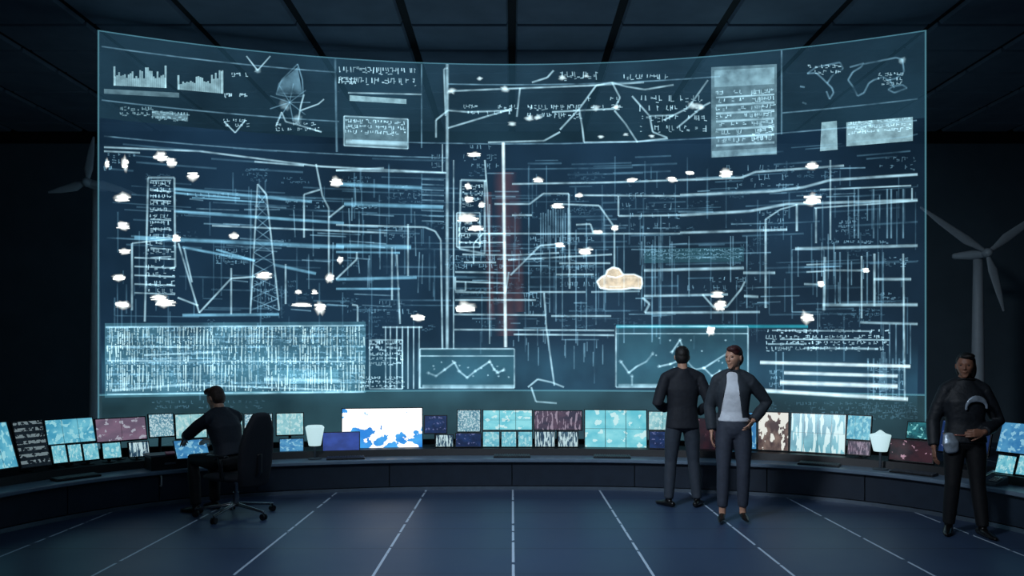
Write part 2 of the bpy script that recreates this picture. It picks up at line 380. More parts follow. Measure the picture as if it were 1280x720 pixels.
mons = [
 (-36, 16, 530, 586, 'cyan', 'tall cyan screen cut by the left picture edge beside a dark text screen', LO, 22),
 (22, 58, 527, 582, 'dark_rows', 'tall dark screen with rows of pale text between two cyan screens', LO, 20),
 (59, 118, 524, 553, 'cyan', 'wide cyan three-panel screen over a row of three small screens', UP, 18),
 (66, 83, 557, 578, 'small', 'small cyan screen in the lower row, next to the tall dark text screen', LO, 18),
 (86, 102, 556, 576, 'small', 'small cyan screen, middle one of three under the wide cyan screen', LO, 18),
 (105, 123, 555, 574, 'small', 'small cyan screen under the right end of the wide cyan screen', LO, 18),
 (121, 183, 523, 550, 'pink', 'wide mauve screen with white patches left of the seated person', UP, 15),
 (129, 151, 554, 572, 'small', 'small pale blue screen under the left half of the mauve screen', LO, 15),
 (162, 186, 553, 570, 'bars', 'small dark screen with white bars under the mauve screen', LO, 15),
 (187, 217, 518, 545, 'text', 'blue screen of white scribbles between the mauve screen and a plain pale one', UP, 14),
 (220, 258, 518, 547, 'pale', 'plain pale screen in front of the face of the seated person', UP, 14),
 (264, 303, 518, 545, 'pale', 'pale screen hidden partly by the back of the seated person', UP, 14),
 (306, 340, 518, 545, 'text', 'white scribbled screen showing beside the tall chair back', UP, 14),
 (346, 379, 517, 543, 'pale', 'pale cyan screen just right of the tall chair back', UP, 13),
 (350, 379, 549, 564, 'blue', 'small blue screen under the pale one beside the chair back', LO, 13),
 (404, 449, 541, 563, 'deep', 'plain deep blue low screen in front of the bright map', .36, 16),
 (428, 528, 511, 562, 'map', 'big bright screen with a white map on blue', UP, 10),
 (531, 558, 520, 541, 'navy', 'navy screen with lavender bands right of the bright map', UP, 10),
 (545, 566, 544, 558, 'bars', 'small screen of white bars below the navy lavender screen', LO, 10),
 (572, 600, 513, 539, 'text', 'small scribbled screen left of the pair of plain cyan panels', UP, 10),
 (570, 601, 542, 558, 'navy', 'navy low screen under the scribbled one, left of three small cyan screens', LO, 10),
 (604, 665, 513, 537, 'cyan_bright', 'wide bright cyan two-panel screen in the middle of the desk', UP, 10),
 (604, 624, 540, 558, 'small', 'small cyan screen at the left under the middle two-panel screen', LO, 10),
 (627, 645, 540, 558, 'small', 'small cyan screen at the centre under the middle two-panel screen', LO, 10),
 (648, 665, 540, 558, 'small', 'small cyan screen at the right under the middle two-panel screen', LO, 10),
 (668, 727, 514, 537, 'plum', 'plum coloured scribbled screen between two bright cyan ones', UP, 10),
 (669, 693, 540, 558, 'bars', 'small white barred screen at the left under the plum screen', LO, 10),
 (698, 722, 540, 558, 'bars', 'small white barred screen at the right under the plum screen', LO, 10),
 (731, 808, 513, 559, 'cyan_bright', 'large bright cyan screen left of the man seen from behind', UP, 10),
 (811, 846, 515, 537, 'pale', 'pale screen by the left arm of the man seen from behind', UP, 10),
 (812, 846, 540, 560, 'navy', 'dark navy screen by the left leg of the man seen from behind', LO, 10),
 (872, 904, 524, 562, 'red', 'dark red screen with white spots between the two standing people', UP, 10),
 (908, 945, 516, 560, 'blue', 'blue screen behind the person with the white shirt', UP, 11),
 (948, 985, 516, 562, 'fire', 'amber and cream bright screen right of the person in the white shirt', UP, 11),
 (988, 1056, 518, 565, 'strips', 'wide screen of pale and cyan vertical strips', UP, 13),
 (1059, 1088, 520, 549, 'cyan', 'cyan screen above a blank dark one, right of the strip screen', UP, 14),
 (1060, 1087, 552, 568, 'plum', 'dark low screen beside the glowing white lamp on the right', LO, 14),
 (1134, 1162, 528, 548, 'teal', 'small teal screen above a dark pink-marked screen', UP, 16),
 (1112, 1166, 551, 576, 'red', 'dark low screen with pink marks left of the person in black', LO, 16),
 (1175, 1236, 528, 566, 'navy', 'navy screen hidden behind the person in black', UP, 18),
 (1249, 1300, 530, 566, 'blue', 'wide blue screen at the right picture edge over two small screens', UP, 20),
 (1246, 1268, 570, 591, 'small', 'small pale cyan screen at the lower right by the person in black', LO, 20),
 (1272, 1300, 571, 594, 'small', 'small pale cyan screen cut by the right picture edge', LO, 20),
]
for m in mons:
    monitor(*m[:4], m[4], m[5], m[6], m[7], name='small_monitor' if (m[3]-m[2]) < 25 else 'monitor')

# glowing tapered lamps on the desk
lamp_m, nt, out = new_mat('lamp_shade_glow')
b = nt.nodes.new('ShaderNodeBsdfPrincipled'); b.inputs['Base Color'].default_value = (.8, .85, .88, 1); b.inputs['Roughness'].default_value = .5
b.inputs['Emission Color'].default_value = (*lin((200, 236, 240)), 1); b.inputs['Emission Strength'].default_value = .75
nt.links.new(b.outputs[0], out.inputs[0])
def desk_lamp(x0, x1, y0, y1, label, peak):
    p, tn = on_curve((x0+x1)/2, .20); D = p.y; w = (x1-x0)/F*D/2; h = (y1-y0)*D/F; zb = EYE-(y1-HOR)/F*D
    z0 = TOPZ
    t = thing('desk_lamp', label, 'lamp', (p.x, p.y, z0), 0, 'white glowing desk lamps')
    mb = MB(); k = zb-z0
    mb.lathe([(w*.62, k), (w*.66, k+.01), (w, k+h*.86), (w*.98, k+h*.9)]+([(w*.5, k+h*.98), (.01, k+h*1.15)] if peak else [(w*.8, k+h*.97), (w*.75, k+h*.9)]), 24)
    mb.obj('lamp_shade', lamp_m, t, smooth=True)
    mb = MB(); mb.lathe([(w*.75, 0), (w*.75, .012), (.015, .02), (.012, k+.02)], 20); mb.obj('base', MT['grey'], t)
desk_lamp(382, 405, 531, 557, 'white glowing tapered lamp between a pale screen and a deep blue screen', False)
desk_lamp(1088, 1113, 541, 564, 'white glowing tapered lamp with a peaked top near the right end', True)

# keyboards
def keyboard(px, label, wid=.46):
    p, tn = on_curve(px, .13)
    t = thing('keyboard', label, 'keyboard', (p.x, p.y, TOPZ), math.atan2(tn.y, tn.x), 'keyboards on the curved desk')
    mb = MB(); mb.box((0, 0, .011), (wid, .15, .02), Euler((.05, 0, 0))); mb.obj('base', MT['plastic'], t, bevel=.004)
    mb = MB()
    for r in range(5):
        for k in range(15): mb.box((-wid/2+.022+k*(wid-.044)/14, -.055+r*.027, .026+(-.055+r*.027)*.05), (.024, .021, .008))
    mb.obj('keys', MT['grey'], t)
keyboard(432, 'black keyboard below the deep blue screen and the bright map')
keyboard(640, 'black keyboard at the middle of the desk below three small cyan screens')
keyboard(765, 'black keyboard below the large bright cyan screen')
keyboard(1024, 'black keyboard below the strip screen right of the standing pair')
keyboard(1142, 'black keyboard right of the peaked white lamp')
keyboard(95, 'black keyboard at the left below the wide cyan three-panel screen')

# equipment box and pink folder beside the seated person
p, tn = on_curve(208, .145); D = p.y
t = thing('equipment_box', 'low dark equipment box with a grey lid beside the small barred screen', 'box', (p.x, p.y, TOPZ), math.atan2(tn.y, tn.x))
mb = MB(); mb.box((0, 0, .075), (.40, .26, .15)); mb.obj('body', MT['plastic'], t, bevel=.008)
mb = MB(); mb.box((0, 0, .161), (.42, .28, .022)); mb.obj('lid', MT['grey'], t, bevel=.005)
mb = MB(); mb.box((0, -.137, .07), (.12, .012, .02)); mb.obj('handle', MT['grey'], t, bevel=.003)
fz = TOPZ+.172
f_ = thing('folder', 'pink folder lying on the dark equipment box by the seated person', 'folder', (p.x+.13, p.y-.02, fz), .5)
mb = MB(); mb.box((0, 0, .004), (.24, .19, .008)); mb.obj('cover', MT['pinkcard'], f_, bevel=.002)
mb = MB(); mb.box((.005, 0, .0095), (.225, .18, .003)); mb.obj('paper', MT['shirt'], f_)
mb = MB(); mb.box((0, 0, .0125), (.24, .19, .003), Euler((0, .01, 0))); mb.obj('cover', MT['pinkcard'], f_)
# small pale telephone behind the arm of the person on the right
p, tn = on_curve(1242, .14)
t = thing('desk_phone', 'small pale grey desk telephone right of the person in black', 'telephone', (p.x, p.y, TOPZ), math.atan2(tn.y, tn.x))
mb = MB(); mb.add([(-.09, -.09, 0), (.09, -.09, 0), (.09, .09, 0), (-.09, .09, 0), (-.09, -.09, .03), (.09, -.09, .03), (.09, .09, .09), (-.09, .09, .09)], [(0, 1, 5, 4), (1, 2, 6, 5), (2, 3, 7, 6), (3, 0, 4, 7), (4, 5, 6, 7), (3, 2, 1, 0)]); mb.obj('body', MT['grey'], t, bevel=.006)
mb = MB(); mb.loft([((-.06, -.08, .065), .022, .018), ((-.06, -.05, .085), .014, .012), ((-.06, .05, .115), .014, .012), ((-.06, .08, .115), .022, .018)], 12); mb.obj('handset', MT['handle'], t, smooth=True)
mb = MB()
for i in range(3):
    for j in range(4): mb.box((.0+i*.03, -.05+j*.026, .052+j*.0087), (.02, .016, .008))
mb.obj('keypad', MT['handle'], t)

# ------------------------------------------------------------------ wind turbines behind the display
def turbine(hx, hy, Y, angs, lens, label, nac, r0, r1):
    h = at(hx, hy, Y); t = thing('wind_turbine', label, 'wind turbine', (h.x, h.y+.25, 0), 0, 'model wind turbines')
    H = h.z
    mb = MB(); mb.lathe([(r1*1.5, 0), (r1*1.5, .03), (r1, .04), (r1*.9, H*.3), (r0*1.15, H*.75), (r0, H-.03)], 24); mb.obj('tower', MT['turbine'], t, smooth=True)
    mb = MB(); mb.loft([((0, -.16, H), .07, .07), ((nac*.3, .05, H), .085, .08), ((nac, .2, H), .05, .05)], 16); mb.obj('nacelle', MT['turbine'], t, smooth=True)
    mb = MB(); mb.ell((0, -.25, H), (.075, .10, .075)); hb = mb.obj('hub', MT['turbine'], t, smooth=True)
    for a, L in zip(angs, lens):
        a = math.radians(a); d = V((math.cos(a), 0, math.sin(a))); s = V((-math.sin(a), 0, math.cos(a)))
        mb = MB(); mb.loft([(V((0, -.25, H))+d*.04, .03, .03), (V((0, -.25, H))+d*L*.12, .04, .03), (V((0, -.25, H))+d*L*.3+s*.015, .075, .02), (V((0, -.26, H))+d*L*.7+s*.01, .05, .012), (V((0, -.27, H))+d*L, .016, .006)], 14, side=s)
        mb.obj('blade', MT['turbine'], t, smooth=True)
turbine(109, 228, 12.6, (81, 195, 346), (.72, .62, .80), 'pale wind turbine at the left edge of the glass display', .1, .05, .10)
turbine(1234, 316, 12.6, (146, 36, 285), (1.28, 1.25, .95), 'pale wind turbine in the dark at the right of the display', -.26, .07, .11)

# ------------------------------------------------------------------ the glowing display
RAD, CY = 11.6, 10.9-11.6
def S(px, py, off=0.):
    u = (px-640)/F; R = RAD-off
    a, b, c = 1+u*u, -2*CY, CY*CY-R*R
    t = (-b+math.sqrt(b*b-4*a*c))/(2*a)
    return V((u*t, t, EYE+(HOR-py)/F*t))
def yz(px, yc):                                        # picture row of the height that sits on row yc at the middle
    return HOR-(HOR-yc)*10.9/S(px, HOR).y
disp = thing('holographic_display', 'huge curved glowing glass display of power plant diagrams above the desk', 'display screen', (0, 10.9, 0))
OFF = [.012]
class HB(MB):
    def __init__(s): MB.__init__(s); s.w = []
    def addw(s, vs, fs, ws=None):
        s.add(vs, fs); s.w += ws if ws else [0.]*len(vs)
    def P(s, pts, w=1.5):                              # a ribbon of light along a polyline
        w = w*1.5+1.0; pts = [(min(max(x, 127), 1147), y) for x, y in pts]
        for (a, b) in zip(pts, pts[1:]):
            dx, dy = b[0]-a[0], b[1]-a[1]; L = math.hypot(dx, dy)
            if L < .01: continue
            n = max(1, int(abs(dx)/30)); ox, oy = -dy/L*w/2, dx/L*w/2; vs = []
            for k in range(n+1):
                x, y = a[0]+dx*k/n, a[1]+dy*k/n
                vs += [S(x+ox, y+oy, OFF[0]), S(x-ox, y-oy, OFF[0])]
            s.addw(vs, [(2*k, 2*k+1, 2*k+3, 2*k+2) for k in range(n)], [-1., 1.]*(n+1))
    def L(s, x0, y0, x1, y1, w=1.5): s.P([(x0, y0), (x1, y1)], w)
    def Q(s, tl, tr, br, bl):                          # filled quad
        n = max(1, int(abs(tr[0]-tl[0])/25)); vs = []
        for k in range(n+1):
            t = k/n; vs += [S(tl[0]+(tr[0]-tl[0])*t, tl[1]+(tr[1]-tl[1])*t, OFF[0]), S(bl[0]+(br[0]-bl[0])*t, bl[1]+(br[1]-bl[1])*t, OFF[0])]
        s.addw(vs, [(2*k, 2*k+1, 2*k+3, 2*k+2) for k in range(n)])
    def F(s, x0, y0, x1, y1, sl=0.): s.Q((x0, y0), (x1, y0+sl), (x1, y1+sl), (x0, y1))
    def box(s, x0, y0, x1, y1, w=1.2, sl=0.): s.P([(x0, y0), (x1, y0+sl), (x1, y1+sl), (x0, y1), (x0, y0)], w)
    def dot(s, x, y, rx, ry, n=12):
        vs = [S(x+1.5*rx*math.cos(2*PI*k/n)*rnd.uniform(.65, 1.3), y+1.5*ry*math.sin(2*PI*k/n)*rnd.uniform(.65, 1.25), OFF[0]) for k in range(n)]+[S(x, y, OFF[0])]
        s.addw(vs, [(k, (k+1) % n, n) for k in range(n)], [1.]*n+[0.])
    def text(s, x0, y0, x1, y1, rows=1, w=1.1, dens=.8, sl=0.):
        rh = (y1-y0)/rows; w = w*.45-.1
        for r in range(rows):
            x = x0
            while x < x1-1:
                cw = rnd.uniform(2, 4.5)
                if rnd.random() < dens:
                    y = y0+r*rh+sl*(x-x0)/(x1-x0); hh = rh*rnd.uniform(.4, .75)
                    for _ in range(2):
                        k = rnd.random()
                        if k < .45: s.L(x, y+rh*.1, x+rnd.uniform(-1, 1), y+hh, w)
                        else: yy = y+rnd.uniform(.1, .8)*rh; s.L(x, yy, x+cw*.9, yy+rnd.uniform(-.8, .8), w)
                x += cw
    def node(s, x, y, rx, ry):
        s.dot(x, y, rx*1.0, ry*1.1)
        for _ in range(8):
            h = ry*rnd.uniform(.1, .4); yy = y+rnd.uniform(-.8, .8)*ry
            s.L(x+rnd.uniform(-1.3, -.2)*rx, yy, x+rnd.uniform(.4, 1.5)*rx, yy, h)
    def put(s, name, mat, label=None, parent=None, stuff=False):
        for p in s.v: p.y -= 10.9
        o = s.obj(name, mat, parent or disp, normals=False)
        a = o.data.attributes.new('across', 'FLOAT', 'POINT')
        for k, v in enumerate(s.w): a.data[k].value = v
        if label: o['label'] = label
        if stuff: o['kind'] = 'stuff'
        return o
def each(name, mat, lines, label=None):                # every line of a diagram a part of its own
    for l in lines:
        b = HB()
        if isinstance(l[0], list): b.P(l[0], l[1])
        elif isinstance(l[0], tuple): b.P(l, 1.7)
        else: b.L(*l)
        b.put(name, mat, label)
# sheet
HM = dict(
    sheet=glow('display_sheet', (46, 84, 118), .27, .6, .55), header=glow('display_header', (56, 100, 126), .26, .45, .8), footer=glow('footer_haze_glow', (80, 130, 145), .24, .5, 1.1),
    faint=glow('trace_faint', (110, 165, 195), .17, .9, 3., True), dim=glow('trace_dim', (130, 182, 208), .36, .8, 5., True), mid=glow('trace_mid', (165, 208, 224), .72, .65, 4.5, True), cyan=glow('trace_cyan', (122, 186, 216), .72, .5, 4., True),
    white=glow('trace_white', (185, 218, 220), .95, .7, 4., True), bright=glow('trace_bright', (205, 234, 242), 1.2, .4, 5., True), hot=glow('node_white', (240, 246, 240), 1.6, 0., 1., True), teal=glow('trace_teal', (40, 170, 190), .7, .3, 3., True),
    warm=glow('halo_warm', (255, 150, 120), .045, .8, 2., True), cream=glow('tank_cream', (255, 236, 200), .75, .3, 14.), plate=glow('plate_pale', (150, 195, 210), .30, .5, 7.), solid=glow('chart_pale', (165, 210, 222), .68, .4, 9.), plate2=glow('window_teal', (80, 150, 165), .17, .4, 3.), haze=glow('generator_haze_glow', (96, 160, 180), .30, .6, 2.2), band=glow('haze_glow_band', (80, 150, 180), .16, .7, 1.2, True),
    edge=glow('sheet_edge', (110, 180, 200), .20))
ZTOP = EYE+.36*10.9; ZBOT = EYE-.048*10.9; ZLOW = .52; TH = math.atan2(5.03, 9.75-CY)
def sheet(name, z0, z1, mat, label=None, a0=-TH, a1=TH, r=RAD, thick=.008):
    mb = MB(); n = 48; vs = []; fs = []
    for k in range(n+1):
        a = a0+(a1-a0)*k/n; q = V((math.sin(a), math.cos(a), 0))
        for rr in ((r,) if not thick else (r, r+thick)):
            c = q*rr+V((0, CY-10.9, 0)); vs += [c+V((0, 0, z0)), c+V((0, 0, z1))]
    m = 2 if not thick else 4
    for k in range(n):
        A, B = k*m, (k+1)*m
        fs += [(A, B, B+1, A+1)]
        if thick: fs += [(A+2, A+3, B+3, B+2), (A+1, B+1, B+3, A+3), (A, A+2, B+2, B)]
    if thick: fs += [(0, 1, 3, 2), (n*m, n*m+2, n*m+3, n*m+1)]
    mb.add(vs, fs); o = mb.obj(name, mat, disp)
    if label: o['label'] = label
    return o
ZHEAD = EYE+(HOR-178)/F*10.9
sheet('glass_sheet', ZBOT, ZHEAD, HM['sheet'], thick=0)
sheet('header_band', ZHEAD, ZTOP, HM['header'], 'brighter band along the top', thick=0)
sheet('footer_haze', ZLOW, ZBOT, HM['footer'], 'teal haze painted along the bottom', thick=0)  # emission here paints the teal haze seen between the monitors
sheet('top_edge', ZTOP-.012, ZTOP, HM['edge'], 'glowing top rim'); sheet('bottom_edge', ZBOT-.012, ZBOT+.01, HM['edge'], 'glowing line at the foot of the diagrams')
sheet('side_edge', ZLOW, ZTOP, HM['edge'], 'glowing side rim', -TH-.0016, -TH); sheet('side_edge', ZLOW, ZTOP, HM['edge'], 'glowing side rim', TH, TH+.0016)
sheet('emitter_base', 0, ZLOW-.005, MT['base'], 'black plinth', r=RAD-.03, thick=.14)

# --- header band
b = HB(); b.P([(126+k*32, yz(126+k*32, 468)) for k in range(33)], 62); b.put('haze_glow_band', HM['band'], 'painted haze glow across the foot of the diagrams')  # wide soft ribbon paints haze glow over the lower diagrams
def bars(x0, x1, yb0, yb1, h0, h1):
    b = HB(); x = x0
    while x < x1:
        t = (x-x0)/(x1-x0); yb = yb0+(yb1-yb0)*t
        h = (h0+(h1-h0)*t)*rnd.uniform(.5, 1.2); b.F(x, yb-h, x+2.2, yb); x += 2.4
    b.L(x0, yb0-h0-10, x0, yb0, 1); b.L(x1, yb1-h1-3, x1, yb1, 1)
    return b
bars(143, 207, 107, 110, 14, 25).put('bar_chart', HM['solid']); bars(223, 278, 112, 117, 8, 26).put('bar_chart', HM['solid'])
b = HB(); b.Q((130, 111), (224, 116), (224, 122), (130, 117)); b.put('caption_plate', HM['plate']); b = HB(); b.text(281, 116, 314, 123, 1, 2.4); b.put('caption_text', HM['mid'], stuff=True)
b = HB(); b.Q((190, 138), (235, 143), (235, 152), (190, 146)); b.text(150, 133, 190, 146, 2, 1); b.text(190, 138, 235, 151, 2, 1.2, 1, 2); b.put('caption_plate', HM['plate'])
each('divider_line', HM['dim'], [([(x0+(x1-x0)*k/8, yz(x0+(x1-x0)*k/8, yc)) for k in range(9)], 1.2) for yc, x0, x1 in ((98, 126, 420), (158, 126, 424), (198, 130, 560), (106, 560, 900), (180, 440, 1146), (156, 978, 1148))]
     +[([(977, 63), (977, 168)], 1.5), ([(419, 73), (421, 190)], 2), ([(527, 80), (527, 185)], 1.2)])
b = HB()
b.P([(345, 118), (352, 100), (372, 80), (378, 100), (379, 120), (362, 121), (345, 118)], 1.2); b.Q((348, 104), (372, 84), (378, 118), (345, 118))
for a in range(9): b.L(362, 128, 362+26*math.cos(a*.7), 128+24*math.sin(a*.7), .8)
b.put('globe_diagram', HM['dim'])
each('network_line', HM['mid'], [([(345, 158), (352, 140), (357, 152), (372, 156), (392, 162), (402, 165)], 1.4), ([(372, 156), (376, 132), (380, 118)], 1.4), ([(376, 138), (398, 130), (405, 124)], 1.2), ([(308, 70), (322, 88), (338, 70)], 1.2), ([(280, 152), (294, 166), (307, 150)], 1.2)])
for x, y, rx, ry in ((322, 88, 4, 3), (356, 132, 6, 6), (371, 150, 5, 6)):
    b = HB(); b.dot(x, y, rx, ry); b.put('network_node', HM['mid'])
b = HB(); b.text(280, 148, 310, 160, 2, 1, .6); b.text(345, 152, 400, 166, 2, 1.1, .6); b.text(290, 90, 312, 98, 1, 1); b.put('network_marks', HM['mid'], stuff=True)
b = HB(); b.text(424, 96, 446, 106, 2, 2, 1); b.text(424, 82, 520, 108, 2, 1.4, .8, 2); b.L(435, 116, 527, 118, 1.4); ip = b.put('info_panel', HM['mid']); b = HB(); b.Q((437, 119), (508, 124), (508, 130), (437, 126)); b.put('title_strip', HM['solid'], parent=ip)
b = HB(); b.Q((430, 145), (510, 150), (510, 186), (430, 182)); ib = b.put('info_box', HM['plate'])
b = HB(); b.box(430, 145, 510, 182, 1.2, 4); b.text(432, 148, 508, 168, 3, 1.2, .9, 3); b.L(432, 177, 509, 180, 5); b.put('text_rows', HM['mid'], parent=ib, stuff=True)
each('network_line', HM['mid'], [[(557, 145), (555, 86), (560, 85)], [(560, 114), (632, 111), (735, 107), (805, 103)], [(700, 162), (724, 136), (745, 107), (765, 103), (782, 108), (806, 112), (842, 106)],
           [(765, 103), (775, 122), (768, 136), (746, 137), (690, 140)], [(768, 138), (782, 155), (797, 178)], [(724, 136), (728, 160), (730, 178)], [(790, 120), (812, 145), (842, 144)], [(812, 145), (816, 165), (834, 172)],
           [(665, 103), (684, 97), (692, 88)], [(830, 150), (860, 135), (885, 100)], [(545, 172), (545, 150), (560, 138), (585, 140), (640, 138)], [(560, 160), (600, 148), (640, 136)], [(610, 178), (680, 176), (700, 165)],
           [(846, 160), (880, 132), (888, 128)], [(650, 110), (646, 146)], [(730, 178), (797, 177), (835, 173)]])
b = HB()
b.text(700, 88, 748, 104, 1, 1.6); b.text(660, 130, 725, 150, 2, 1.5, .8); b.text(735, 120, 780, 140, 2, 1.2, .5); b.text(800, 118, 885, 168, 4, 1.2, .5); b.text(580, 130, 645, 146, 2, 1.2, .5); b.text(780, 92, 842, 102, 1, 1.2, .6)
b.put('network_marks', HM['mid'], stuff=True)
for x, y, r in ((703, 97, 5), (745, 135, 5), (662, 148, 5), (672, 147, 4), (770, 134, 4), (640, 155, 4), (631, 111, 5), (564, 114, 5), (868, 132, 6), (876, 134, 5), (733, 95, 3), (600, 98, 3), (751, 171, 3), (782, 168, 3), (815, 170, 3)):
    b = HB(); b.dot(x, y, r, r*.65); b.put('network_node', HM['bright'])
b = HB(); b.Q((889, 84), (971, 80), (971, 193), (889, 197)); tb = b.put('data_table', HM['plate'])
b = HB(); b.Q((893, 88), (968, 84), (968, 105), (893, 109)); b.put('table_header', HM['plate'], 'pale head of the data table', parent=tb); b = HB(); b.Q((890, 189), (971, 184), (971, 192), (890, 197)); b.put('table_footer', HM['plate'], 'pale foot of the data table', parent=tb)
b = HB()
for k in range(7): b.L(895, 122+k*10, 968, 118+k*10, 2.4 if k else 1.5); b.text(895, 113+k*10, 968, 121+k*10, 1, 1.1, .45, -4)
b.text(940, 112, 968, 180, 7, 1.3, 1, -3); b.put('table_rows', HM['mid'], parent=tb, stuff=True)
each('coast_outline', HM['dim'], [[(1009, 92), (1020, 84), (1050, 78), (1054, 86), (1046, 90), (1040, 95), (1034, 104), (1028, 98), (1020, 91), (1009, 92)], [(1034, 104), (1040, 110), (1042, 116), (1037, 124), (1033, 114)],
           [(1062, 84), (1080, 79), (1076, 84), (1066, 90), (1060, 100), (1066, 108), (1072, 120), (1080, 116), (1086, 104), (1092, 100)], [(1080, 80), (1120, 72), (1128, 74), (1130, 90), (1120, 98), (1110, 100), (1104, 96), (1092, 100)],
           [(1110, 112), (1118, 116), (1134, 110), (1128, 106), (1116, 108), (1110, 112)], [(1112, 100), (1118, 110)], [(1000, 108), (1006, 109)], [(1003, 128), (1008, 130)]])
b = HB()
b.text(1010, 80, 1052, 94, 2, 1, .5); b.text(1098, 90, 1130, 108, 3, 1.1, .7); b.dot(1128, 76, 4, 4); b.put('map_marks', HM['mid'], stuff=True)
b = HB(); b.Q((1027, 153), (1046, 151), (1047, 187), (1025, 189)); b.put('status_plate', HM['solid'])
b = HB(); b.Q((1058, 153), (1141, 146), (1141, 176), (1058, 183)); b.put('status_plate', HM['solid']); b = HB(); b.text(1060, 152, 1140, 170, 3, 1.4, .9, -6); b.put('text_rows', HM['mid'], stuff=True)

# --- the diagrams of the main field
b = HB()
b.L(185, 222, 181, 402, 2); b.L(218, 222, 219, 334, 2); b.L(185, 222, 218, 222, 2)
for k in range(9):
    y = 226+k*12; b.L(188, y, 214, y+rnd.uniform(-2, 2), 1.1)
b.text(188, 226, 214, 300, 9, 1.3, .9); b.text(183, 300, 219, 370, 7, 1.1, .6); b.L(165, 304, 165, 388, 2); b.L(165, 304, 220, 298, 1.5)
for y in (318, 329, 340, 351, 362): b.L(168, y+4, 219, y+6, 1.4)
b.L(219, 334, 212, 336, 2)
b.put('derrick_diagram', HM['mid'])
b = HB(); b.P([(313, 392), (322, 230), (333, 243), (349, 388)], 1.6); py_ = b.put('pylon_diagram', HM['mid']); b = HB(); b.P([(313, 250), (313, 392)], .8)
for k in range(10):
    t, t2 = k/10, (k+1)/10
    xl, xr, y = 322-9*t, 333+16*t, 243+145*t; xl2, xr2, y2 = 322-9*t2, 333+16*t2, 243+145*t2
    b.L(xl, y, xr2, y2, .9); b.L(xr, y, xl2, y2, .9)
b.L(305, 262, 350, 262, 1.5); b.L(300, 298, 355, 302, 1.5); b.text(318, 350, 345, 390, 4, 1, .7)
b.put('pylon_lattice', HM['dim'], parent=py_, stuff=True)
each('power_line', HM['cyan'], [(218, 236, 390, 252, 3.2), (218, 264, 430, 279, 3), (168, 297, 430, 309, 4), (343, 331, 395, 342, 3), (228, 309, 319, 326, 2.5), (270, 312, 319, 326, 2), (228, 394, 349, 393, 3), (420, 230, 527, 235, 4), (430, 255, 554, 259, 4), (420, 307, 514, 309, 4.5), (420, 349, 521, 347, 3),
          (240, 247, 330, 253, 1.5), (218, 241, 300, 248, 2), (420, 361, 500, 361, 2), (420, 315, 500, 316, 2)], 'cyan line')
each('feeder_line', HM['mid'], [[(420, 213), (480, 214), (558, 216)], [(130, 184), (250, 189), (400, 208), (558, 216)], [(223, 304), (249, 391), (289, 348), (319, 346)], [(411, 260), (411, 348)], [(411, 272), (430, 257)], [(395, 205), (403, 245), (411, 260)], [(380, 297), (380, 243), (400, 237)],
           [(265, 282), (430, 289), (484, 291)], [(420, 281), (531, 284), (544, 289), (551, 300), (553, 436)], [(420, 349), (446, 324), (446, 315)], [(318, 202), (380, 207)], [(230, 310), (240, 353)], [(130, 189), (175, 191)], [(222, 372), (248, 382)], [(289, 335), (289, 393)], [(357, 330), (357, 380)],
           [(480, 210), (420, 213)], [(490, 309), (490, 375)], [(496, 318), (500, 405)], [(510, 280), (510, 345)], [(440, 381), (447, 382), (447, 402)]])
b = HB()
for k in range(9): b.L(527, 224+k*6.5, 555, 225+k*6.5, 1.3)
for k in range(16): x = rnd.uniform(360, 530); y = rnd.uniform(225, 330); b.L(x, y, x+rnd.uniform(-2, 2), y+rnd.uniform(20, 60), 1)
for k in range(26): x = rnd.uniform(220, 500); y = rnd.uniform(230, 385); b.L(x, y+x*.03, x+rnd.uniform(15, 60), y+x*.03+2, 1.2)
b.text(480, 283, 520, 300, 2, 1.2, .7); b.text(355, 250, 410, 262, 2, 1.1, .5); b.text(490, 230, 527, 250, 2, 1, .5); b.text(460, 375, 520, 395, 2, 1, .6); b.text(270, 310, 310, 332, 3, 1.2, .7); b.text(228, 240, 300, 250, 1, 1.2, .6); b.text(130, 190, 170, 215, 3, 1.6, .4); b.text(440, 256, 470, 262, 1, 1.6)
b.put('trace_marks', HM['dim'], stuff=True)
# generator field at the lower left
b = HB()
x = 134
while x < 457:
    y0, y1 = 408+(457-x)*.004, 490
    cuts = sorted([432+rnd.uniform(-2, 2), 453+rnd.uniform(-2, 2), 456]+[rnd.uniform(y0, y1) for _ in range(7)])
    ys = [y0]+cuts+[y1]
    for a, c in zip(ys, ys[1:]):
        if rnd.random() < .72: b.L(x, a, x+rnd.uniform(-.8, .8), c-rnd.uniform(.5, 2), rnd.uniform(.2, 1.3))
    x += rnd.uniform(2.2, 5)
b.put('generator_columns', HM['white'], stuff=True)
each('generator_rail', HM['mid'], [(132, 409, 455, 407, 1.6), (134, 433, 240, 434, 1.6), (180, 444, 275, 440, 1.8), (134, 451, 440, 452, 1.4), (140, 488, 240, 480, 2.6), (240, 481, 430, 488, 1.8), (330, 474, 425, 476, 4), (134, 493, 455, 490, 1.4)])
b = HB()
for y in (407, 420, 433, 447, 452, 466, 478, 490):
    x = 132
    while x < 455:
        w = rnd.uniform(15, 70)
        if rnd.random() < .8: b.L(x, y+(455-x)*.006, min(x+w, 457), y+(455-x-w)*.006, rnd.uniform(1, 2.2))
        x += w+rnd.uniform(2, 8)
b.text(134, 409, 455, 488, 11, 1.8, .8)
b.text(250, 408, 420, 430, 3, 1.2, .7)
b.put('generator_rows', HM['dim'], stuff=True)
b = HB(); b.Q((131, 404), (457, 402), (457, 491), (131, 497)); b.put('generator_haze', HM['haze']); b = HB(); b.Q((340, 463), (423, 462), (423, 479), (340, 480)); b.put('generator_plate', HM['haze'])  # glowing backing quad paints the cyan haze over the generators
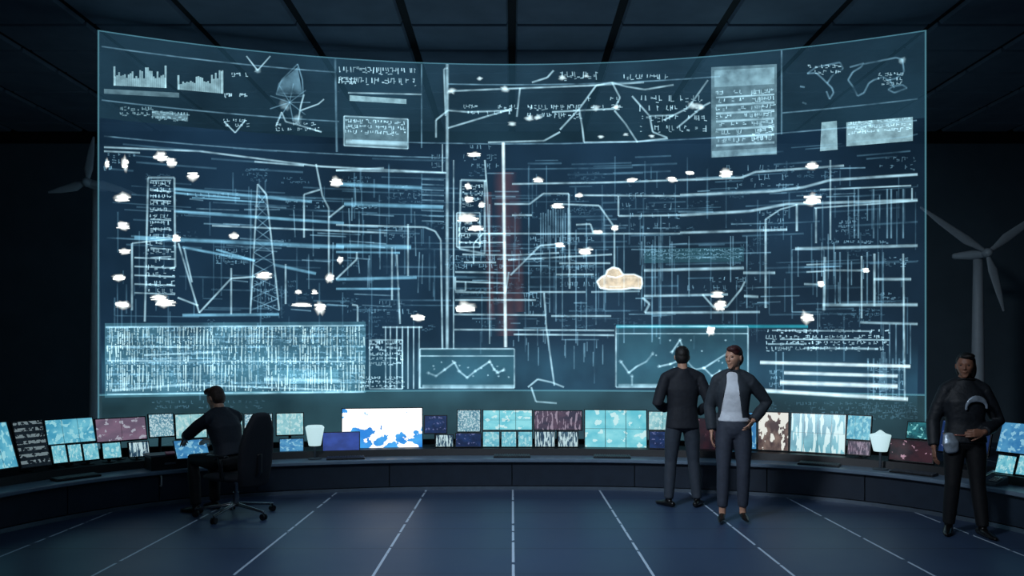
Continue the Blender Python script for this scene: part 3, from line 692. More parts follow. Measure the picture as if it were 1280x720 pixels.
b = HB(); b.box(462, 425, 503, 486, 1.3); b.text(462, 425, 503, 440, 2, 3, 1); b.text(462, 440, 503, 458, 3, 1.4, 1); b.text(450, 470, 505, 486, 3, 1.4, .9)
for x in (482, 488, 496, 503, 510, 517, 524): b.L(x, 408, x, 486, 1.2)
b.L(478, 409, 528, 409, 1.6); b.put('turbine_hall_diagram', HM['mid'])
# centre
b = HB(); b.L(559, 80, 559, 436, 3); b.L(567, 200, 567, 436, 1.2); b.L(553, 180, 553, 215, 1); b.put('riser_line', HM['mid'])
b = HB(); b.L(629, 178, 632, 434, 3.2); b.put('main_riser', HM['bright'], 'bright white vertical line')
b = HB(); b.P([(631, 215), (634, 420)], 22); b.P([(645, 230), (650, 390)], 10); b.P([(610, 240), (614, 400)], 8); b.put('warm_halo', HM['warm'], 'faint warm halo painted around the white line')  # soft ribbons paint a halo around the bright riser
b = HB(); b.P([(608, 226), (576, 225), (574, 311), (606, 317), (606, 226)], 2); b.box(571, 266, 600, 309, 1.4); b.P([(606, 200), (609, 240), (612, 318)], 1.5)
b.text(578, 230, 604, 262, 4, 1.4, .8); b.text(574, 275, 606, 308, 4, 1.4, .8); b.L(574, 292, 632, 292, 1.5); b.L(574, 303, 632, 303, 1.2); b.P([(592, 330), (592, 305), (603, 292)], 1.3); b.L(612, 255, 612, 430, 1.2); b.put('pump_diagram', HM['mid'])
each('pipe_line', HM['mid'], [[(640, 230), (760, 228), (850, 225)], [(618, 255), (662, 255), (679, 242), (711, 242), (712, 361)], [(719, 244), (850, 245)], [(689, 260), (699, 255), (749, 257), (768, 284), (768, 336)], [(773, 245), (773, 270), (850, 269)], [(603, 292), (850, 292)],
           [(578, 318), (640, 319), (699, 316)], [(638, 344), (675, 307), (699, 305)], [(699, 329), (763, 329)], [(695, 343), (742, 343)], [(569, 340), (632, 341)], [(662, 365), (732, 365)], [(739, 365), (800, 364)], [(569, 375), (670, 375)], [(568, 393), (682, 394)], [(689, 395), (764, 395)],
           [(568, 412), (768, 413)], [(642, 418), (768, 419)], [(580, 328), (620, 328)], [(570, 352), (632, 354)], [(569, 365), (632, 366)], [(720, 281), (738, 280), (742, 292)], [(640, 269), (665, 269)], [(635, 325), (765, 318)],
           [(680, 366), (683, 410), (693, 482)], [(660, 484), (672, 474), (690, 478), (705, 484)], [(664, 484), (670, 502), (696, 504)], [(636, 340), (632, 365)], [(569, 346), (569, 363), (582, 363), (582, 352)]])
b = HB()
for k in range(12): x = 679+k*3.1; b.L(x, 262+rnd.uniform(-6, 6), x, 292+rnd.uniform(0, 30), 1.1)
for x in (661, 676, 687, 695, 703, 720, 733, 745, 755, 780, 802, 815, 826, 840): b.L(x, 262+rnd.uniform(0, 50), x, rnd.uniform(380, 432), 1.1)
for k in range(26): x = rnd.uniform(570, 850); y = rnd.uniform(215, 430); b.L(x, y, x+rnd.uniform(12, 60), y, 1.1)
for k in range(20): x = rnd.uniform(640, 760); y = rnd.uniform(410, 440); b.L(x, y, x, y+rnd.uniform(5, 30), .9)
b.text(700, 295, 740, 340, 4, 1.1, .7); b.text(640, 295, 680, 330, 4, 1, .6); b.text(700, 330, 745, 362, 3, 1, .6); b.text(655, 365, 690, 410, 4, 1, .5); b.text(775, 240, 850, 290, 4, 1, .45); b.text(560, 318, 630, 340, 2, 1, .5); b.text(580, 180, 625, 215, 3, 1.1, .4); b.text(540, 192, 560, 212, 2, 1.6, .8)
b.put('trace_marks', HM['dim'], stuff=True)
b = HB(); vs = []
pl = [(746, 352), (752, 346), (757, 344), (759, 338), (766, 334), (774, 336), (779, 343), (793, 343), (802, 347), (803, 355), (801, 361), (790, 360), (778, 362), (760, 362), (750, 360)]
b.addw([S(x, y, .02) for x, y in pl], [tuple(range(len(pl)))]); st_ = b.put('storage_tank', HM['cream'], 'cream glowing domed tank')
b = HB(); b.P(pl+[pl[0]], 1.6); b.P([(759, 345), (770, 347), (779, 344)], 1.2); b.put('tank_outline', HM['bright'], parent=st_)
# right field
each('bus_line', HM['mid'], [([(850, 225), (927, 222), (944, 215), (1055, 207)], 2.2), ([(850, 244), (968, 239), (1005, 234), (1038, 225), (1149, 218)], 2.6), ([(1025, 237), (1139, 232)], 1.4), ([(850, 269), (937, 264), (984, 255), (1018, 254), (1149, 250)], 2.8), ([(1018, 260), (1149, 251)], 1.6),
              ([(850, 291), (984, 287)], 2.4), ([(957, 274), (957, 385)], 2.2), ([(996, 255), (996, 289)], 2.2), ([(1020, 260), (1020, 304)], 1.8), ([(1038, 200), (1038, 300)], 1.6), ([(994, 311), (1149, 307)], 3), ([(1031, 321), (1030, 388)], 3), ([(1028, 381), (1149, 381)], 3.2), ([(1093, 317), (1093, 383)], 2.4),
              ([(1077, 320), (1077, 398)], 1.6), ([(1092, 349), (1139, 349)], 2.8), ([(1031, 338), (1082, 338)], 2), ([(1129, 317), (1131, 500)], 1.8), ([(1075, 403), (1149, 405)], 2.4), ([(805, 338), (930, 335)], 3), ([(929, 341), (969, 341)], 2.8), ([(805, 370), (910, 368)], 2.4), ([(930, 370), (948, 371)], 2.6),
              ([(803, 372), (812, 380), (806, 391), (950, 390)], 2.4), ([(957, 274), (975, 262), (996, 256)], 1.4), ([(878, 368), (892, 384), (908, 384), (926, 362), (931, 352)], 1.8), ([(1008, 331), (1030, 330)], 1.4), ([(1008, 340), (1030, 339)], 1.4), ([(1005, 355), (1030, 356)], 2), ([(1140, 235), (1140, 250)], 1.3)])
b = HB()
for x in (1068, 1073, 1092, 1109, 1114, 1129): b.L(x, 236, x, 298, 1.5)
for x in (1050, 1060, 1084, 1098, 1104, 1044): b.L(x, 315, x, 380, 1.3)
for k in range(14): x = rnd.uniform(985, 1140); y = rnd.uniform(225, 400); b.L(x, y, x, y+rnd.uniform(15, 60), 1)
for k in range(20): x = rnd.uniform(810, 1100); y = rnd.uniform(200, 400); b.L(x, y, x+rnd.uniform(15, 50), y-1, 1.1)
for k in range(8): x = rnd.uniform(805, 940); b.L(x, 295, x, rnd.uniform(330, 405), .9)
b.box(990, 312, 1030, 390, 1); b.text(1045, 275, 1070, 292, 3, 1, .7); b.text(1105, 320, 1135, 335, 2, 1.2, .6); b.text(1095, 365, 1120, 376, 2, 1.2, .6); b.text(805, 312, 928, 326, 3, 1.3, .95, -2); b.text(950, 262, 985, 292, 3, 1.2, .6); b.text(860, 345, 945, 366, 2, 1.1, .4); b.text(1040, 300, 1110, 306, 1, 1.2, .7)
b.text(900, 205, 1000, 240, 3, 1, .3); b.text(1100, 195, 1145, 215, 2, 1.2, .3); b.put('trace_marks', HM['dim'], stuff=True)
b = HB(); b.Q((805, 311), (930, 309), (930, 327), (805, 329)); b.put('legend_plate', HM['plate2'])
b = HB(); b.L(770, 408, 1010, 408, 3.5); b.put('teal_bar', HM['teal'], 'bright teal bar over the graph window')
b = HB(); b.text(958, 411, 1112, 440, 4, 1.5, .65); b.L(965, 413, 1090, 414, 1.3); b.L(1005, 435, 1098, 436, 2); b.L(975, 424, 1112, 425, 1.3); b.L(960, 430, 1005, 430, 1.3); b.put('text_rows', HM['mid'], stuff=True)
each('level_bar', HM['bright'], [(950, 453, 1138, 458, 3.5), (980, 466, 1122, 470, 3.5), (975, 478, 1122, 483, 4.5), (950, 488, 1135, 499, 4)], 'bright thick bar')
b = HB()
for x in (1085, 1092, 1100, 1108, 1116, 1124): b.L(x, 448, x, 500, 1.6)
for x in (1104, 1112, 1120, 1129, 1138): b.L(x, 405, x, 455, 1.2)
for x in (1102, 1104, 1106, 970, 979): b.L(x, 440, x, 490, 1.2)
b.text(962, 462, 978, 485, 3, 1.2, .9); b.text(1085, 450, 1130, 500, 6, 1.3, .6); b.put('level_bar_grid', HM['dim'], stuff=True)
# floating graph windows
for (x0, y0, x1, y1, pls) in ((525, 436, 643, 485, ([(535, 466), (545, 470), (556, 462), (568, 453), (574, 464), (584, 472), (594, 464), (612, 452), (618, 462), (622, 466), (630, 462)],)),
                              (770, 408, 935, 484, ([(776, 452), (786, 466), (796, 458), (808, 452), (816, 442)], [(824, 458), (838, 455), (856, 448), (868, 462), (880, 460), (902, 446), (912, 440)], [(880, 460), (890, 470), (900, 464)], [(790, 482), (790, 470)], [(840, 440), (850, 425), (858, 446)]))):
    b = HB(); b.F(x0, y0, x1, y1); w_ = b.put('graph_window', HM['plate2'], 'translucent teal graph window')
    b = HB(); b.box(x0, y0, x1, y1, 1.5); b.L(x0+3, y1-2, x1, y1-2, 3.5); b.L(x0, y0+9, x1, y0+9, 1); b.put('window_frame', HM['mid'], parent=w_)
    b = HB()
    for pl in pls:
        b.P(pl, 1.8)
        for q in pl: 
            if rnd.random() < .7: b.dot(q[0], q[1], 2.2, 2)
    for _ in range(16): b.dot(rnd.uniform(x0+6, x1-6), rnd.uniform(y0+14, y1-10), 1.3, 1.2)
    b.put('graph_curve', HM['mid'], parent=w_)
# faint tracery over the whole field
b = HB()
for k in range(170):
    x = rnd.uniform(130, 1090); y = rnd.uniform(195, 400); w = rnd.uniform(20, 110); b.P([(x+w*j/3, yz(x+w*j/3, y)) for j in range(4)], rnd.uniform(.8, 2))
for k in range(190):
    x = rnd.uniform(135, 1145); y = rnd.uniform(195, 430); b.L(x, y, x, y+rnd.uniform(10, 80), rnd.uniform(.8, 1.6))
for k in range(90): x = rnd.uniform(135, 1100); y = rnd.uniform(200, 420); b.text(x, y, x+rnd.uniform(15, 40), y+10, 2, 1, .6)
b.text(190, 500, 330, 512, 2, 1, .5); b.text(960, 502, 1145, 520, 3, 1.1, .6); b.text(1080, 505, 1146, 525, 3, 1.2, .8)
b.put('faint_tracery', HM['faint'], stuff=True)
# glowing nodes
for (x, y, rx, ry) in ((153, 247, 9, 5.5), (153, 282, 8, 5.5), (156, 315, 7, 4), (148, 347, 8, 4), (153, 381, 10, 5), (241, 220, 7, 5.5), (200, 196, 8, 6), (213, 202, 7, 6), (198, 372, 10, 4), (205, 379, 12, 5), (420, 228, 8, 7), (412, 348, 5, 5.5), (425, 325, 4, 5), (329, 344, 9, 5), (292, 295, 6, 4), (400, 386, 7, 8),
                       (373, 365, 4, 3), (393, 365, 4, 3), (376, 381, 12, 2.5), (592, 193, 8, 3), (585, 233, 4, 4), (586, 249, 5, 4.5), (602, 256, 4, 3.5), (584, 272, 12, 6), (594, 285, 9, 4), (672, 225, 6, 3.5), (790, 225, 6, 3), (840, 224, 6, 3.5), (724, 244, 5, 2.5), (697, 257, 7, 3.5), (768, 285, 4, 4), (732, 314, 8, 5), (581, 384, 11, 7),
                       (907, 217, 8, 6), (1015, 207, 8, 4.5), (862, 216, 5, 3), (1015, 250, 10, 8), (1008, 397, 8, 8), (900, 382, 7, 7), (897, 368, 8, 4), (134, 205, 3, 6), (156, 205, 4, 9), (700, 306, 6, 3), (220, 298, 5, 5), (888, 414, 5, 6), (1082, 338, 4, 3), (1026, 355, 4, 4), (522, 397, 8, 4), (747, 290, 6, 2.5)):
    b = HB(); b.node(x, y, rx*.82, ry*.82); b.put('node_light', HM['hot'])

# ------------------------------------------------------------------ office chair
SEAT_A = math.radians(-122)
def office_chair(loc, rz):
    t = thing('office_chair', 'tall black office chair on casters behind the seated person', 'chair', loc, rz)
    mb = MB(); mb.loft([((0, .24, .425), .20, .035), ((0, .1, .42), .25, .045), ((0, -.15, .42), .25, .045), ((0, -.26, .41), .21, .03)], 24, power=3.); mb.obj('seat', MT['chair'], t, smooth=True)
    mb = MB(); mb.loft([((0, .27, .36), .18, .045), ((0, .29, .55), .205, .055), ((0, .31, .75), .205, .055), ((0, .35, .92), .175, .05), ((0, .38, 1.05), .11, .045)], 24, power=3.); mb.obj('backrest', MT['chair'], t, smooth=True)
    mb = MB(); mb.loft([((0, .1, .37), .03, .012), ((0, .27, .37), .03, .012), ((0, .36, .48), .03, .015), ((0, .365, .66), .03, .012)], 12); mb.obj('back_bracket', MT['plastic'], t)
    mb = MB(); mb.lathe([(.03, .10), (.03, .25), (.022, .25), (.022, .35), (.09, .355), (.09, .38)], 18); mb.obj('gas_lift', MT['chrome'], t)
    for k in range(5):
        a = 2*PI*k/5+.35; d = V((math.cos(a), math.sin(a), 0))
        mb = MB(); mb.loft([(d*.02+V((0, 0, .125)), .026, .02), (d*.2+V((0, 0, .105)), .022, .016), (d*.40+V((0, 0, .08)), .016, .012)], 10, side=V((-d.y, d.x, 0))); leg = mb.obj('leg', MT['chrome'], t, smooth=True)
        mb = MB(); s = V((-d.y, d.x, 0)); c = d*.40+V((0, 0, .032))
        for q in (-.016, .016): mb.loft([(c+s*(q-.008), .032), (c+s*(q+.008), .032)], 16, dome=False)
        mb.loft([(c+V((0, 0, .01)), .008), (c+V((0, 0, .05)), .008)], 8)
        mb.obj('caster', MT['plastic'], leg)
    for s in (-1, 1):
        mb = MB(); mb.loft([((s*.27, .12, .43), .018, .025), ((s*.285, .12, .56), .016, .022), ((s*.285, .1, .64), .016, .022)], 10)
        mb.loft([((s*.285, .2, .655), .03, .014), ((s*.285, -.06, .655), .03, .014)], 12, side=V((1, 0, 0))); mb.obj('armrest', MT['plastic'], t, smooth=True)
    return t
CH = (-2.86, 8.29, 0)
office_chair(CH, SEAT_A)

# ------------------------------------------------------------------ people
def voxel(mb, name, mat, parent, size, smooth=4, post=None, thick=0.):
    me = mb.mesh(name); bm = bmesh.new(); bm.from_mesh(me); bmesh.ops.recalc_face_normals(bm, faces=bm.faces); bm.to_mesh(me); bm.free()
    o = bpy.data.objects.new(name, me); C.objects.link(o)
    r = o.modifiers.new('r', 'REMESH'); r.mode = 'VOXEL'; r.voxel_size = size; r.use_smooth_shade = True
    if smooth: s = o.modifiers.new('s', 'SMOOTH'); s.factor = .5; s.iterations = smooth
    dg = bpy.context.evaluated_depsgraph_get(); dg.update()
    m2 = bpy.data.meshes.new_from_object(o.evaluated_get(dg)); m2.name = name
    o.modifiers.clear(); o.data = m2; bpy.data.meshes.remove(me)
    if post:
        bm = bmesh.new(); bm.from_mesh(m2)
        bmesh.ops.delete(bm, geom=[v for v in bm.verts if post(v.co)], context='VERTS')
        for _ in range(14):                            # even out the cut edge
            bd = [v for v in bm.verts if v.is_boundary]; new = {}
            for v in bd:
                nb = [e.other_vert(v).co for e in v.link_edges if e.is_boundary]
                if len(nb) == 2: new[v] = v.co*.4+(nb[0]+nb[1])*.3
            for v, c in new.items(): v.co = c
        bm.to_mesh(m2); bm.free()
    if thick: s = o.modifiers.new('t', 'SOLIDIFY'); s.thickness = thick; s.offset = -1
    m2.materials.clear(); m2.materials.append(mat); m2.shade_smooth()
    if parent: o.parent = parent
    return o

def head_parts(mb, c, R, k=1.):
    n, m = 36, 26; vs = []; fs = []
    def sh(q):
        x, y, z = q; p = V((x*.075, y*.096, z*.116))
        if z < 0:
            f = -z; p.x *= 1-.30*f**1.4
            if y > 0: p.y *= 1-.38*f
            else: p.y -= .024*f*(1-.3*f)*(1-.5*min(1, abs(x)/.5))
        if y < 0 and abs(x) < .6: p.y += .006*(1-abs(x)/.6)*(1 if -.6 < z < .5 else .4)
        for sx in (-1, 1):
            d2 = ((p.x-sx*.031)/.017)**2+((p.z-.010)/.012)**2
            if y < 0: p.y += .011*math.exp(-d2)
            d3 = ((p.x-sx*.030)/.022)**2+((p.z-.030)/.008)**2
            if y < 0: p.y -= .004*math.exp(-d3)
            d4 = ((p.x-sx*.042)/.018)**2+((p.z+.022)/.016)**2
            if y < 0: p.y -= .004*math.exp(-d4)
        return p
    for i in range(m+1):
        t = PI*i/m
        for j in range(n):
            f = 2*PI*j/n; vs.append(c+R @ (sh((math.sin(t)*math.cos(f), math.sin(t)*math.sin(f), math.cos(t)))*k))
    for i in range(m):
        for j in range(n): fs.append((i*n+j, (i+1)*n+j, (i+1)*n+(j+1) % n, i*n+(j+1) % n))
    mb.add(vs, fs)
    T = lambda p: c+R @ (V(p)*k)
    X = R @ V((1, 0, 0))
    mb.loft([(T((0, -.084, .022)), .008, .008), (T((0, -.096, -.002)), .010, .011), (T((0, -.104, -.022)), .014, .013), (T((0, -.092, -.032)), .014, .008)], 12, side=X)
    mb.ell(T((0, -.090, -.050)), (.022*k, .010*k, .0055*k), R); mb.ell(T((0, -.087, -.061)), (.019*k, .010*k, .0065*k), R)
    mb.ell(T((0, -.064, -.074)), (.034*k, .023*k, .032*k), R)
    mb.ell(T((0, -.070, -.094)), (.024*k, .018*k, .017*k), R)
    for s in (-1, 1): mb.ell(T((s*.076, .012, -.006)), (.010*k, .020*k, .031*k), R @ Euler((.15, 0, s*.35)).to_matrix())

def hand_parts(mb, w, d, nrm, sgn, curl=.35, spread=.0, k=1.):
    d = V(d).normalized(); nrm = V(nrm); nrm = (nrm-d*nrm.dot(d)).normalized(); t = d.cross(nrm)*sgn
    mb.loft([(w-d*.015, .024*k, .019*k), (w+d*.02*k, .029*k, .016*k), (w+d*.055*k, .040*k, .014*k), (w+d*.088*k, .040*k, .012*k)], 14, side=t)
    for q, (o, L, r) in enumerate(((.030, .074, .0088), (.010, .082, .0090), (-.010, .076, .0088), (-.029, .060, .0080))):
        p = w+d*.085*k+t*o*k; dd = (d+t*o*spread*8).normalized(); pts = [(p-d*.012, r*k)]; a = curl*(.7+.12*q)
        for s, f in enumerate((.45, .32, .25)):
            dd = (dd*math.cos(a)+nrm*math.sin(a)).normalized(); p = p+dd*L*f*k; pts.append((p, r*(1-.09*(s+1))*k))
            nn = nrm-dd*nrm.dot(dd)
            if nn.length > .05: pass
        mb.loft(pts, 10)
    p = w+d*.022*k+t*.026*k; dd = (d*.75+t*.55+nrm*.35).normalized()
    mb.loft([(p, .013*k), (p+dd*.036*k, .0115*k), (p+dd*.062*k+d*.008*k, .0098*k), (p+dd*.078*k+d*.022*k, .0082*k)], 10)

def person(label, loc, rz, J, skin, jacket, trousers, shoe, hair_m, hair, shirt=None, open_front=None, group=None, heels=False, waist_top=None, fem=False, jacket_hem=.80, collar=True):
    root = thing('person', label, 'person', loc, rz, group)
    g = {k: V(v) for k, v in J.items() if not isinstance(v, (int, float)) and k not in ('head_rot',)}
    R = Euler([math.radians(a) for a in J.get('head_rot', (0, 0, 0))]).to_matrix()
    pel, wai, che, nek, hd = g['pelvis'], g['waist'], g['chest'], g['neck'], g['head']
    sL, sR, hL, hR = g['shL'], g['shR'], g['hipL'], g['hipR']
    sh_ax = (sL-sR).normalized(); hp_ax = (hL-hR).normalized(); md = (sh_ax+hp_ax).normalized()
    up = (nek-che).normalized()
    W = .92 if fem else 1.
    # body
    b = MB(); head_parts(b, hd, R)
    b.loft([(nek-up*.05, .065, .06), (nek+up*.02, .058, .058), (hd+R @ V((0, .022, -.06)), .052, .055), (hd+R @ V((0, .01, -.01)), .05, .055)], 16, side=sh_ax)
    b.loft([(pel+(wai-pel)*.3, .12, .08, hp_ax), (wai, .125*W, .085, md), (che, .145*W, .10, sh_ax), ((sL+sR)/2, .13*W, .075, sh_ax), (nek, .055, .055, sh_ax)], 20)
    for sd, s, e, w, hdir, hn, hc in (('L', sL, g['elL'], g['wrL'], g['hdL'], g['hnL'], J['curlL']), ('R', sR, g['elR'], g['wrR'], g['hdR'], g['hnR'], J['curlR'])):
        b.loft([(s+(che-s)*.2, .05), (s, .05), (s.lerp(e, .5), .042), (e, .035), (e.lerp(w, .3), .037), (w, .024)], 14)
        hand_parts(b, w, hdir, hn, 1 if sd == 'L' else -1, hc)
    for h, kn, an, toe in ((hL, g['knL'], g['anL'], g['toL']), (hR, g['knR'], g['anR'], g['toR'])):
        b.loft([(h.lerp(kn, .1), .06), (h.lerp(kn, .3), .072), (kn, .05), (kn.lerp(an, .35), .052), (an, .034), (an-V((0, 0, .03)), .034)], 16)
        ft = (toe-an); ft.z = 0; ft.normalize()
        if not heels: b.loft([(an+V((0, 0, -.045))-ft*.04, .028, .028), (an+V((0, 0, -.05))+ft*.06, .034, .026), (an+V((0, 0, -.065))+ft*.14, .036, .017)], 12, side=ft.cross(V((0, 0, 1))))
    body = voxel(b, 'body', skin, root, .0052, 3)
    # trousers
    b = MB(); wt = waist_top if waist_top else wai.lerp(pel, .35)
    b.loft([(pel-(wai-pel)*.75, .10, .08, hp_ax), (pel-(wai-pel)*.4, .15, .115, hp_ax), (pel, .172, .125, hp_ax), (pel.lerp(wt, .6), .16*W, .115, hp_ax), (wt, .145*W, .105, hp_ax)], 24, dome=False)
    hem = J.get('hem', .03)
    for h, kn, an in ((hL, g['knL'], g['anL']), (hR, g['knR'], g['anR'])):
        e = an+V((0, 0, hem-.03)); sag = (kn-h).cross(an-kn)
        b.loft([(h+(pel-h)*.15+V((0, 0, .02)), .098, .105), (h.lerp(kn, .35), .09, .095), (kn, .066, .07), (kn.lerp(e, .4), .064, .067), (e, .052, .06)], 18, side=hp_ax, dome=False)
    voxel(b, 'trousers', trousers, root, .011, 5)
    # shirt / jacket
    def top(gr, hem_p, mat, name, sleeves, post=None, thick=0., sm=5):
        b = MB(); ctr = (sL+sR)/2
        hem_r = 1.05
        b.loft([(hem_p, (.165*hem_r*W+gr), .12+gr, hp_ax), (wai, .145*W+gr, .105+gr, md), (wai.lerp(che, .6), .16*W+gr, .115+gr, md), (che, .172*W+gr, .12+gr, sh_ax), (ctr-up*.03, .15*W+gr, .085+gr, sh_ax), (nek-up*.0, .075+gr*.5, .07+gr*.5, sh_ax), (nek+up*.03, .060+gr*.5, .060+gr*.5, sh_ax)], 28, dome=False, power=2.3)
        if sleeves:
            for s, e, w in ((sL, g['elL'], g['wrL']), (sR, g['elR'], g['wrR'])):
                q = w.lerp(e, .06)
                b.loft([(nek+up*.01, .045+gr*.5), (nek.lerp(s, .5)+up*.004, .05+gr), (s-up*.012, .05+gr)], 16)
                b.loft([(s+(ctr-s)*.3-up*.03, .055+gr, .06+gr), (s-up*.02, .052+gr, .058+gr), (s.lerp(e, .5), .052+gr), (e, .047+gr), (e.lerp(q, .5), .044+gr), (q, .034+gr)], 18, dome=False)
        return voxel(b, name, mat, root, .011, sm, post, thick)
    hem_p = g.get('hem_p', pel-(wai-pel)*.3)
    if shirt:
        b0 = MB(); top(.004, pel.lerp(wai, .35), shirt, 'shirt', False)
    jk = top(.014, hem_p, jacket, 'jacket', True, open_front, .008 if open_front else 0.)
    if collar:
        b = MB(); n = 20; pts = []
        for k in range(n+1):
            a = -2.3+4.6*k/n; pts.append((nek+up*.022+sh_ax*math.sin(a)*.075+(sh_ax.cross(up))*(-math.cos(a))*-.07-up*(.05*(1-math.cos(a*.5))), .010, .022))
        b.loft(pts, 8, side=up); voxel(b, 'collar', jacket, jk, .006, 2)
    # shoes
    for an, toe in ((g['anL'], g['toL']), (g['anR'], g['toR'])):
        ft = toe-an; ft.z = 0; ft.normalize(); sd = ft.cross(V((0, 0, 1))); z0 = an.z-.09
        b = MB(); A = V((an.x, an.y, z0))
        if heels:
            b.loft([(A-ft*.055+V((0, 0, .05)), .026, .03), (A+ft*.02+V((0, 0, .045)), .030, .028), (A+ft*.10+V((0, 0, .024)), .038, .02), (A+ft*.19+V((0, 0, .014)), .012, .010)], 14, side=sd)
            b.loft([(A-ft*.05+V((0, 0, .045)), .018, .018), (A-ft*.05+V((0, 0, .008)), .009, .009)], 10, side=sd)
        else:
            b.loft([(A-ft*.07+V((0, 0, .035)), .030, .032), (A+V((0, 0, .045)), .037, .043), (A+ft*.08+V((0, 0, .034)), .043, .032), (A+ft*.17+V((0, 0, .022)), .038, .02), (A+ft*.21+V((0, 0, .018)), .020, .015)], 16, side=sd)
            b.loft([(A+V((0, 0, .05)), .036, .04), (A+V((0, 0, .10)), .038, .04)], 14, side=sd)
        voxel(b, 'shoe', shoe, root, .007, 2)
    # hair
    b = MB(); T = lambda p: hd+R @ V(p)
    for (p, r) in hair: b.ell(T(p), r, R, 20)
    ho = voxel(b, 'hair', hair_m, root, .006, 2)
    face = lambda co: (R.transposed() @ (co-hd))
    for s in (-1, 1):
        b = MB(); b.ell(T((s*.031, -.0765, .010)), (.011, .010, .0075), R); b.obj('eye', MT['eye'], root, smooth=True)
    return root, R, hd

SHORT = [((0, .018, .035), (.081, .092, .092)), ((0, .04, -.005), (.078, .066, .085)), ((0, -.03, .085), (.062, .06, .035))]
def stand(dz=1., w=1.):
    return dict(pelvis=(0, 0, .95), waist=(0, 0, 1.10), chest=(0, -.005, 1.30), neck=(0, .01, 1.49), head=(0, -.02, 1.645),
        shL=(.175*w, .01, 1.425), shR=(-.175*w, .01, 1.425), hipL=(.09, 0, .92), hipR=(-.09, 0, .92), knL=(.11, -.01, .50), knR=(-.11, -.01, .50), anL=(.13, .02, .09), anR=(-.13, .02, .09), toL=(.17, -.2, .0), toR=(-.17, -.2, .0))

# man seen from behind
J = stand(); J.update(elL=(.285, .06, 1.14), elR=(-.285, .06, 1.14), wrL=(.16, -.16, 1.06), wrR=(-.20, -.12, 1.02), hdL=(-.6, -.6, .0), hdR=(.5, -.8, .0), hnL=(0, .3, -1), hnR=(0, .3, -1), curlL=.5, curlR=.5, head_rot=(0, 0, -8),
    anL=(.155, .02, .09), anR=(-.155, .02, .09), toL=(.26, -.18, 0), toR=(-.26, -.18, 0), knL=(.125, -.01, .5), knR=(-.125, -.01, .5), hipL=(.095, 0, .92), hipR=(-.095, 0, .92), hem_p=(0, 0, .86))
J['shL'] = (.19, .01, 1.425); J['shR'] = (-.19, .01, 1.425)
B = at(853, 440, 8.82)
person('man in a dark navy suit seen from behind, facing the glowing display', (B.x, B.y, 0), PI, J, MT['skin'], MT['suit'], MT['suit_trousers'], MT['shoe'], MT['hair'], SHORT)

# person in an open blazer and white shirt, hand on hip
J = stand(w=.92); J.update(elL=(.325, .10, 1.19), elR=(-.235, .03, 1.14), wrL=(.185, -.03, 1.01), wrR=(-.215, -.05, .90), hdL=(-.45, -.5, -.6), hdR=(0, -.1, -1), hnL=(-.9, .3, .2), hnR=(.9, 0, 0), curlL=.3, curlR=.3, head_rot=(4, 0, -32),
    anL=(.09, .03, .11), anR=(-.11, -.05, .11), toL=(.14, -.2, 0), toR=(-.14, -.25, 0), knL=(.095, -.02, .52), knR=(-.10, -.05, .52), hem_p=(0, .02, .88), hem=.07)
B = at(917, 440, 8.05)
HAIRC = [((0, .018, .035), (.081, .092, .092)), ((0, .045, -.015), (.080, .062, .085)), ((.02, -.05, .088), (.062, .052, .034)), ((.05, -.02, .06), (.036, .06, .04))]
def open_c(co):
    if co.y > -.02 or co.z < .3: return False
    z = co.z; w = .045+.055*max(0, min(1, (1.42-z)/.35)) if z < 1.44 else .05
    return -w*1.35+.0 < co.x < w*.75 and z < 1.50
person('person in an open charcoal blazer and white shirt with one hand on the hip', (B.x, B.y, 0), math.radians(-14), J, MT['skin'], MT['blazer'], MT['blazer_trousers'], MT['shoe'], MT['hairr'], HAIRC, shirt=MT['shirt'], open_front=open_c, heels=True, waist_top=V((0, 0, 1.09)), fem=True, collar=False)

# person in black at the right
J = stand(w=.95); J.update(elL=(.30, .03, 1.10), elR=(-.27, .04, 1.10), wrL=(.10, -.20, 1.02), wrR=(-.29, -.06, .85), hdL=(-1, -.2, -.1), hdR=(.02, -.1, -1), hnL=(0, 1, 0), hnR=(.9, .1, 0), curlL=.4, curlR=.35, head_rot=(2, 0, -22),
    anL=(.145, -.03, .09), anR=(-.125, .06, .09), toL=(.19, -.26, 0), toR=(-.2, -.14, 0), hem_p=(0, 0, .90))
for k in J:
    if isinstance(J[k], tuple) and k not in ('head_rot', 'hdL', 'hdR', 'hnL', 'hnR'): J[k] = (J[k][0]*.97, J[k][1]*.97, J[k][2]*.955 if k[:2] not in ('an', 'to') else J[k][2])
B = at(1206, 440, 7.45)
HAIRD = [((0, .02, .035), (.083, .092, .092)), ((0, .05, -.03), (.085, .060, .10)), ((.055, .015, -.03), (.035, .05, .09)), ((-.05, .03, -.02), (.035, .045, .08)), ((.02, -.04, .09), (.062, .055, .032))]
root, R, hd = person('person in black jacket standing alone at the right, silver pouch at the hip', (B.x, B.y, 0), math.radians(-12), J, MT['skin2'], MT['black'], MT['blackt'], MT['shoe'], MT['hair'], HAIRD)
b = MB(); b.loft([((.05+.085*math.cos(a), -.15-.012*math.sin(a), 1.19+.085*math.sin(a)), .012, .012+.020*math.sin(a)**2) for a in [PI*1.05-k*PI*1.05/12 for k in range(13)]], 10, side=V((0, -1, 0))); o = voxel(b, 'chest_patch', MT['silver'], root, .006, 2); o['label'] = 'silvery arched patch on the jacket front'
b = MB(); b.loft([((-.165, -.09, .93), .05, .03), ((-.155, -.115, .86), .072, .035), ((-.145, -.115, .79), .06, .028)], 18); o = voxel(b, 'hip_pouch', MT['silver'], root, .007, 3); o['label'] = 'shiny silver pouch'
